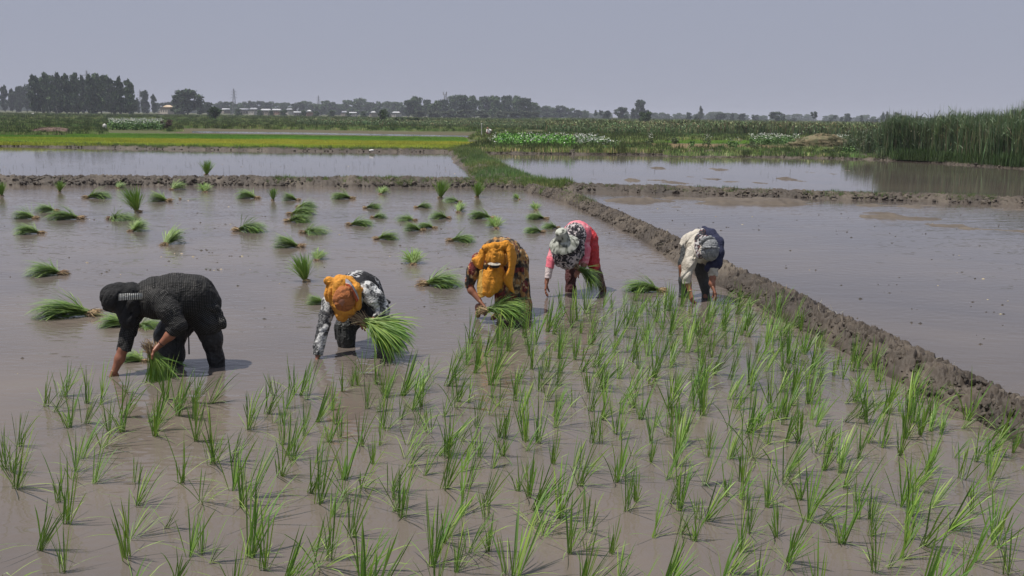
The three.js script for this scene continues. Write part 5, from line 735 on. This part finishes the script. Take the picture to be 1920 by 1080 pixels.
  sheet(hs, 'scarf_end', [[J(350, 440, 0.55), J(430, 450, 0.61), J(510, 460, 0.57), J(560, 430, 0.52)], [J(340, 540, 0.56), J(420, 560, 0.63), J(500, 550, 0.58), J(540, 520, 0.53)], [J(325, 640, 0.55), J(400, 660, 0.62), J(470, 630, 0.57), J(500, 590, 0.52)], [J(335, 690, 0.54), J(400, 695, 0.58), J(440, 670, 0.55), J(460, 640, 0.51)]], 0.010, yc, 10, 0.045);
  cloth(hs, 'cap_peak', [ellipsoid(J(446, 386, 0.648), [0.074, 0.0060, 0.034], V(0.03, 1, 0.45), V(0, -0.45, 1))], 0.02, [0.40, 0.37, 0.31], null, clothMat, 0.004);
  cloth(hs, 'dark_visor', [ellipsoid(J(452, 408, 0.628), [0.056, 0.022, 0.035], V(0, 1, 0), V(0, 0, 1))], 0.02, [0.035, 0.026, 0.022], null, clothMat, 0.006);
  sheet(g, 'pale_shawl_end', [[J(335, 440, 0.40), J(310, 450, 0.38), J(285, 470, 0.34)], [J(350, 560, 0.43), J(315, 570, 0.41), J(278, 590, 0.36)], [J(355, 700, 0.44), J(325, 712, 0.42), J(290, 700, 0.37)]], 0.008, (u, v) => (u < 0.12 ? [0.6, 0.5, 0.36] : [0.55, 0.33, 0.075]), 8, 0.03);
  ground(g, J(600, 875, 0));
  const b = bundle(LYING[0], J(400, 850, 0.54), 0, 1, 'rice bundle lying across the hands of the person in yellow'); b.userData.group = 'bundles held in the hands'; b.rotation.set(0.15, -0.42, 0.06); b.scale.set(1.0, 0.95, 1.0); }

// 4: camouflage hat, patterned shawl, pink and red clothes
{ const J = joints(990, 390, 6, 12.68), g = thing('person', 'person in camouflage hat, patterned shawl, pink shirt and red trousers, planting', 'person', planting), up = V(-0.15, 0.62, 0.77), fw = V(-0.05, -0.78, 0.62);
  skinBody(g, [...headPrims(J(400, 385, 0.50), up, fw), ...chain(J(410, 390, 0.45), 0.055, J(450, 390, 0.34), 0.07), ...chain(J(470, 410, 0.30), 0.10, J(560, 300, 0.05), 0.13, J(600, 320, -0.12), 0.13), ...chain(J(300, 480, 0.35), 0.055, J(240, 660, 0.45), 0.042, J(207, 845, 0.49), 0.027), ...chain(J(640, 480, 0.30), 0.055, J(628, 630, 0.36), 0.042, J(612, 690, 0.40), 0.028), ...chain(J(680, 330, -0.02), 0.08, J(745, 620, 0.05), 0.06, J(840, 900, 0.06), 0.042, J(860, 980, 0.06), 0.04), ...chain(J(560, 480, 0), 0.09, J(490, 690, 0.08), 0.06, J(482, 900, 0.10), 0.048, J(482, 990, 0.1), 0.04)],
    [handPrims(J(209, 838, 0.49), J(198, 905, 0.50), V(0.9, 0, 0), 0.35, -1, 1.05), handPrims(J(618, 680, 0.40), J(578, 705, 0.44), V(-0.2, -0.8, 0), 0.7, -1, 1.05)]);
  const pink = (x, y, z) => { const n = 0.88 + 0.24 * noise3(x * 14, y * 14, z * 14), t = smooth(0.55, 0.7, noise3(x * 8, y * 40, z * 8)); return mixc([0.68 * n, 0.155 * n, 0.205 * n], [0.74, 0.36, 0.38], t * 0.6); };
  cloth(g, 'shirt', [...chain(J(470, 410, 0.30), 0.15, J(555, 300, 0.08), 0.182, J(590, 300, -0.10), 0.165), ...chain(J(590, 400, 0.12), 0.13, J(615, 520, 0.20), 0.09), ...chain(J(300, 470, 0.35), 0.078, J(262, 580, 0.41), 0.062, J(240, 680, 0.45), 0.057, 'cut'), ...chain(J(640, 470, 0.28), 0.085, J(632, 640, 0.36), 0.055, 'cut')], 0.03, pink, folds(V(0.4, 1, 0), 16, 0.010, 2));
  const red = (x, y, z) => { const w = smooth(-0.03, 0.03, 0.335 + 0.10 * (noise3(x * 9, 1, z * 9) - 0.5) - y), n = 0.8 + 0.4 * noise3(x * 25, y * 25, z * 25); return mixc([0.52 * n, 0.034 * n, 0.040 * n], [0.085 * n, 0.026 * n, 0.024 * n], w); };   // soaked with muddy water up to the knee
  cloth(g, 'trousers', [...chain(J(655, 270, -0.02), 0.095, J(700, 340, 0.02), 0.092, J(722, 450, 0.04), 0.084, J(735, 620, 0.05), 0.080, J(785, 760, 0.06), 0.064, J(838, 900, 0.06), 0.046, J(855, 985, 0.06), 0.045), ...chain(J(560, 480, 0), 0.12, J(495, 660, 0.08), 0.082, J(482, 780, 0.09), 0.072, J(480, 910, 0.10), 0.068, J(480, 990, 0.10), 0.066)], 0.04, red, folds(V(0.5, 1, 0), 20, 0.012, 5), wetClothMat);
  cloth(g, 'arm_cover', [...chain(J(240, 670, 0.45), 0.053, J(222, 795, 0.485), 0.040, 'cut')], 0.03, mottled([0.62, 0.52, 0.50], 20, 0.3), folds(V(1, 0.2, 0), 30, 0.005));
  const shawl = (x, y, z) => { const n = noise3(x * 56, y * 56, z * 56), m = noise3(x * 110, y * 110, z * 110), c = noise3(x * 6, y * 6 + 4, z * 6); const t = smooth(0.45, 0.60, n * 0.65 + m * 0.35 + (c - 0.5) * 0.5); return mixc([0.022, 0.020, 0.026], [0.52, 0.46, 0.46], t); };
  cloth(g, 'shawl', [ellipsoid(J(520, 320, 0.27), [0.155, 0.185, 0.19], V(0.2, 1, 0), V(0, 0, 1)), ellipsoid(J(430, 490, 0.44), [0.200, 0.225, 0.13], V(0.15, 1, 0), V(0, 0, 1)), ...chain(J(570, 330, 0.35), 0.085, J(570, 500, 0.40), 0.075, J(470, 620, 0.46), 0.07)], 0.03, shawl, folds(V(-0.5, 1, 0.1), 17, 0.019, 4));
  const hat = new THREE.Group(); hat.name = 'hat'; g.add(hat);
  const camo = (x, y, z) => { const n = noise3(x * 36, y * 36, z * 36), m = noise3(x * 60 + 3, y * 60, z * 60); return n > 0.50 ? [0.42, 0.43, 0.38] : n > 0.32 ? [0.22, 0.23, 0.19] : m > 0.55 ? [0.085, 0.09, 0.072] : [0.03, 0.032, 0.03]; };
  const lathe = (name, pts, wob) => { const lg = new THREE.LatheGeometry(pts.map(([r, y]) => new THREE.Vector2(r, y)), 120), p = lg.attributes.position, c = []; for (let i = 0; i < p.count; i++) { const x = p.getX(i), z = p.getZ(i), a = Math.atan2(z, x), r = Math.hypot(x, z), y = p.getY(i) + wob * smooth(0.1, 0.2, r) * (Math.sin(a * 2 + 0.6) + 0.6 * Math.sin(a * 3 + 2)); p.setY(i, y); c.push(...camo(x + 3, y, z)); } lg.setAttribute('color', new THREE.BufferAttribute(new Float32Array(c), 3)); lg.computeVertexNormals(); return mesh(name, lg, matte({ side: THREE.DoubleSide }), hat); };
  lathe('brim', [[0.084, 0.004], [0.095, 0.000], [0.112, -0.012], [0.13, -0.027], [0.15, -0.046], [0.17, -0.067], [0.188, -0.089], [0.195, -0.098], [0.194, -0.102], [0.185, -0.093], [0.15, -0.052], [0.112, -0.017], [0.084, -0.002]], 0.010);
  lathe('crown', [[0.0005, 0.138], [0.02, 0.138], [0.04, 0.136], [0.058, 0.132], [0.070, 0.124], [0.076, 0.112], [0.079, 0.09], [0.082, 0.06], [0.085, 0.03], [0.088, 0.0]], 0);
  hat.position.copy(J(392, 345, 0.56)); hat.quaternion.setFromUnitVectors(V(0, 1, 0), V(-0.24, 0.84, 0.50).normalize());
  ground(g, J(620, 927, 0));
  const b = bundle(LYING[2], J(560, 690, 0.45), 0, 1, 'rice bundle with muddy root ball held by the person with the camouflage hat'); b.userData.group = 'bundles held in the hands'; b.rotation.set(0.2, -0.2, -0.80); b.scale.set(0.78, 0.8, 0.8); }

// 5: grey knitted cap, cream shirt, navy shawl
{ const J = joints(1230, 400, 6, 12.3), g = thing('person', 'person in cream shirt, grey knitted cap and navy shawl, planting beside the diagonal bund', 'person', planting), up = V(0.25, -0.05, 0.96), fw = V(0.1, -0.98, -0.05);
  skinBody(g, [...headPrims(J(605, 420, 0.42), up, fw), ...chain(J(590, 400, 0.36), 0.055, J(550, 400, 0.28), 0.07), ...chain(J(540, 410, 0.28), 0.10, J(480, 330, 0.05), 0.12, J(390, 340, -0.12), 0.11), ...chain(J(400, 470, 0.25), 0.055, J(342, 680, 0.33), 0.044, J(362, 790, 0.36), 0.038, J(384, 880, 0.40), 0.027), ...chain(J(650, 560, 0.35), 0.055, J(638, 720, 0.38), 0.038, J(630, 790, 0.40), 0.036, J(645, 840, 0.42), 0.028), ...chain(J(370, 400, -0.08), 0.08, J(305, 600, 0), 0.055, J(310, 930, 0), 0.045, J(310, 1010, 0), 0.04), ...chain(J(480, 480, 0), 0.09, J(535, 690, 0.05), 0.06, J(560, 950, 0.10), 0.045, J(562, 1020, 0.1), 0.04)],
    [handPrims(J(384, 875, 0.40), J(396, 955, 0.42), V(0.8, 0, -0.3), 0.4, -1, 1.08), handPrims(J(642, 830, 0.42), J(668, 900, 0.45), V(-0.8, 0, -0.3), 0.4, 1, 1.08)]);
  const cream = (x, y, z) => { const n = 0.88 + 0.2 * noise3(x * 12, y * 12, z * 12), w = smooth(0.56, 0.68, fbm(x * 7, y * 7, z * 7, 3)); return mixc([0.54 * n, 0.50 * n, 0.43 * n], [0.30, 0.265, 0.21], w * 0.7); };
  cloth(g, 'shirt', [...chain(J(540, 430, 0.26), 0.155, J(475, 330, 0.05), 0.170, J(400, 330, -0.12), 0.13), ...chain(J(345, 310, -0.12), 0.085, J(272, 368, -0.10), 0.035, 'cut'), ...chain(J(410, 450, 0.22), 0.100, J(365, 590, 0.30), 0.078, J(340, 700, 0.34), 0.068, J(348, 792, 0.36), 0.056, 'cut'), ...chain(J(640, 540, 0.30), 0.10, J(640, 712, 0.38), 0.053, 'cut')], 0.028, cream, folds(V(0.6, 0.8, 0.2), 19, 0.016, 8));
  cloth(g, 'trousers', [...chain(J(370, 390, -0.08), 0.10, J(305, 560, -0.02), 0.062, J(302, 760, 0), 0.052, J(310, 930, 0), 0.058, J(310, 1010, 0), 0.055), ...chain(J(480, 480, 0), 0.125, J(520, 650, 0.05), 0.088, J(548, 820, 0.08), 0.062, J(562, 960, 0.10), 0.048, J(562, 1020, 0.10), 0.048)], 0.04, mottled([0.042, 0.046, 0.046], 14, 0.6), folds(V(0.1, 1, 0), 18, 0.010, 3), wetClothMat);
  cloth(g, 'navy_shawl', [...chain(J(545, 180, 0.08), 0.030, J(610, 235, 0.14), 0.075, J(680, 330, 0.22), 0.085, J(695, 440, 0.29), 0.075, J(660, 560, 0.33), 0.090, J(590, 620, 0.35), 0.050), ...chain(J(530, 150, 0.06), 0.014, J(570, 210, 0.1), 0.04)], 0.04, mottled([0.022, 0.026, 0.062], 12, 0.4), folds(V(0.3, 1, 0), 15, 0.010, 5));
  cloth(g, 'floral_scarf', [...chain(J(525, 210, 0.16), 0.045, J(490, 290, 0.24), 0.062, J(475, 380, 0.31), 0.048, J(500, 470, 0.36), 0.055), ...chain(J(510, 290, 0.36), 0.035, J(560, 270, 0.40), 0.030)], 0.03, (x, y, z) => { const n = noise3(x * 36, y * 36, z * 36), m = noise3(x * 50 + 4, y * 50, z * 50); return n > 0.58 ? [0.42, 0.40, 0.40] : m > 0.62 ? [0.15, 0.075, 0.08] : [0.03, 0.03, 0.035]; }, folds(V(0.2, 1, 0), 20, 0.008));
  const cap = cloth(g, 'knitted_cap', [ellipsoid(J(608, 425, 0.44), [0.112, 0.128, 0.105], V(0, 1, 0.1), V(0, 0, 1)), ellipsoid(J(606, 350, 0.42), [0.100, 0.085, 0.10], V(0, 1, 0.1), V(0, 0, 1))], 0.02, (x, y, z) => { const n = noise3(x * 90, y * 45, z * 90); return mixc([0.10, 0.105, 0.11], [0.32, 0.33, 0.34], n); }, (x, y, z) => 0.003 * Math.sin(y * 330), clothMat, 0.0065);
  cloth(cap, 'cap_fold', [...chain(J(502, 395, 0.46), 0.010, J(545, 385, 0.525), 0.011, J(605, 380, 0.548), 0.011, J(665, 386, 0.525), 0.011, J(712, 396, 0.46), 0.010), ...chain(J(500, 330, 0.43), 0.022, J(545, 290, 0.45), 0.026, J(610, 272, 0.45), 0.024, J(650, 285, 0.44), 0.018)], 0.02, (x, y, z) => { const n = noise3(x * 80, y * 60, z * 80); return mixc([0.09, 0.095, 0.10], [0.34, 0.35, 0.36], n); }, folds(V(1, 0, 0), 30, 0.004), clothMat, 0.007);
  ring(g, 'bracelet', J(383, 868, 0.398), V(0.2, -1, 0.2), 0.031, 0.004, [0.6, 0.35, 0.25]);
  ground(g, J(450, 945, 0)); }

// far away, crouching by the nursery
{ const J = joints(880, 230, 10, 100), g = thing('person', 'tiny far person in white shirt crouching beside the nursery strip', 'person'); const k = (a) => a * 1.0;
  skinBody(g, [...headPrims(J(345, 140, 0.1), V(-0.2, 0.95, 0.2), V(0.3, -0.2, 0.9)), ...chain(J(350, 160, 0), 0.06, J(360, 200, 0), 0.12, J(365, 250, 0), 0.13), ...chain(J(340, 175, 0.1), 0.05, J(325, 215, 0.2), 0.04, J(340, 245, 0.3), 0.03), ...chain(J(385, 170, 0.1), 0.05, J(415, 185, 0.2), 0.04, J(430, 175, 0.3), 0.03), ...chain(J(350, 250, 0), 0.09, J(340, 240, 0.4), 0.07, J(345, 300, 0.3), 0.05), ...chain(J(385, 250, 0), 0.09, J(400, 245, 0.4), 0.07, J(395, 300, 0.3), 0.05)], []);
  cloth(g, 'shirt', [...chain(J(352, 165, 0), 0.10, J(360, 200, 0), 0.17, J(365, 235, 0), 0.18), ...chain(J(335, 172, 0.05), 0.09, J(325, 210, 0.15), 0.07), ...chain(J(385, 170, 0.05), 0.09, J(412, 184, 0.18), 0.07)], 0.05, [0.66, 0.65, 0.63], null, clothMat, 0.02);
  cloth(g, 'trousers', [...chain(J(350, 250, 0), 0.12, J(340, 240, 0.4), 0.10, J(345, 298, 0.3), 0.07), ...chain(J(385, 250, 0), 0.12, J(400, 245, 0.4), 0.10, J(395, 298, 0.3), 0.07)], 0.05, [0.10, 0.05, 0.045], null, clothMat, 0.02);
  const o = J(368, 300, 0.2); g.children.forEach((c) => { c.position.set(-o.x, -o.y, -o.z); }); g.position.set(o.x, LAND, o.z); }
renderer.render(scene, camera);
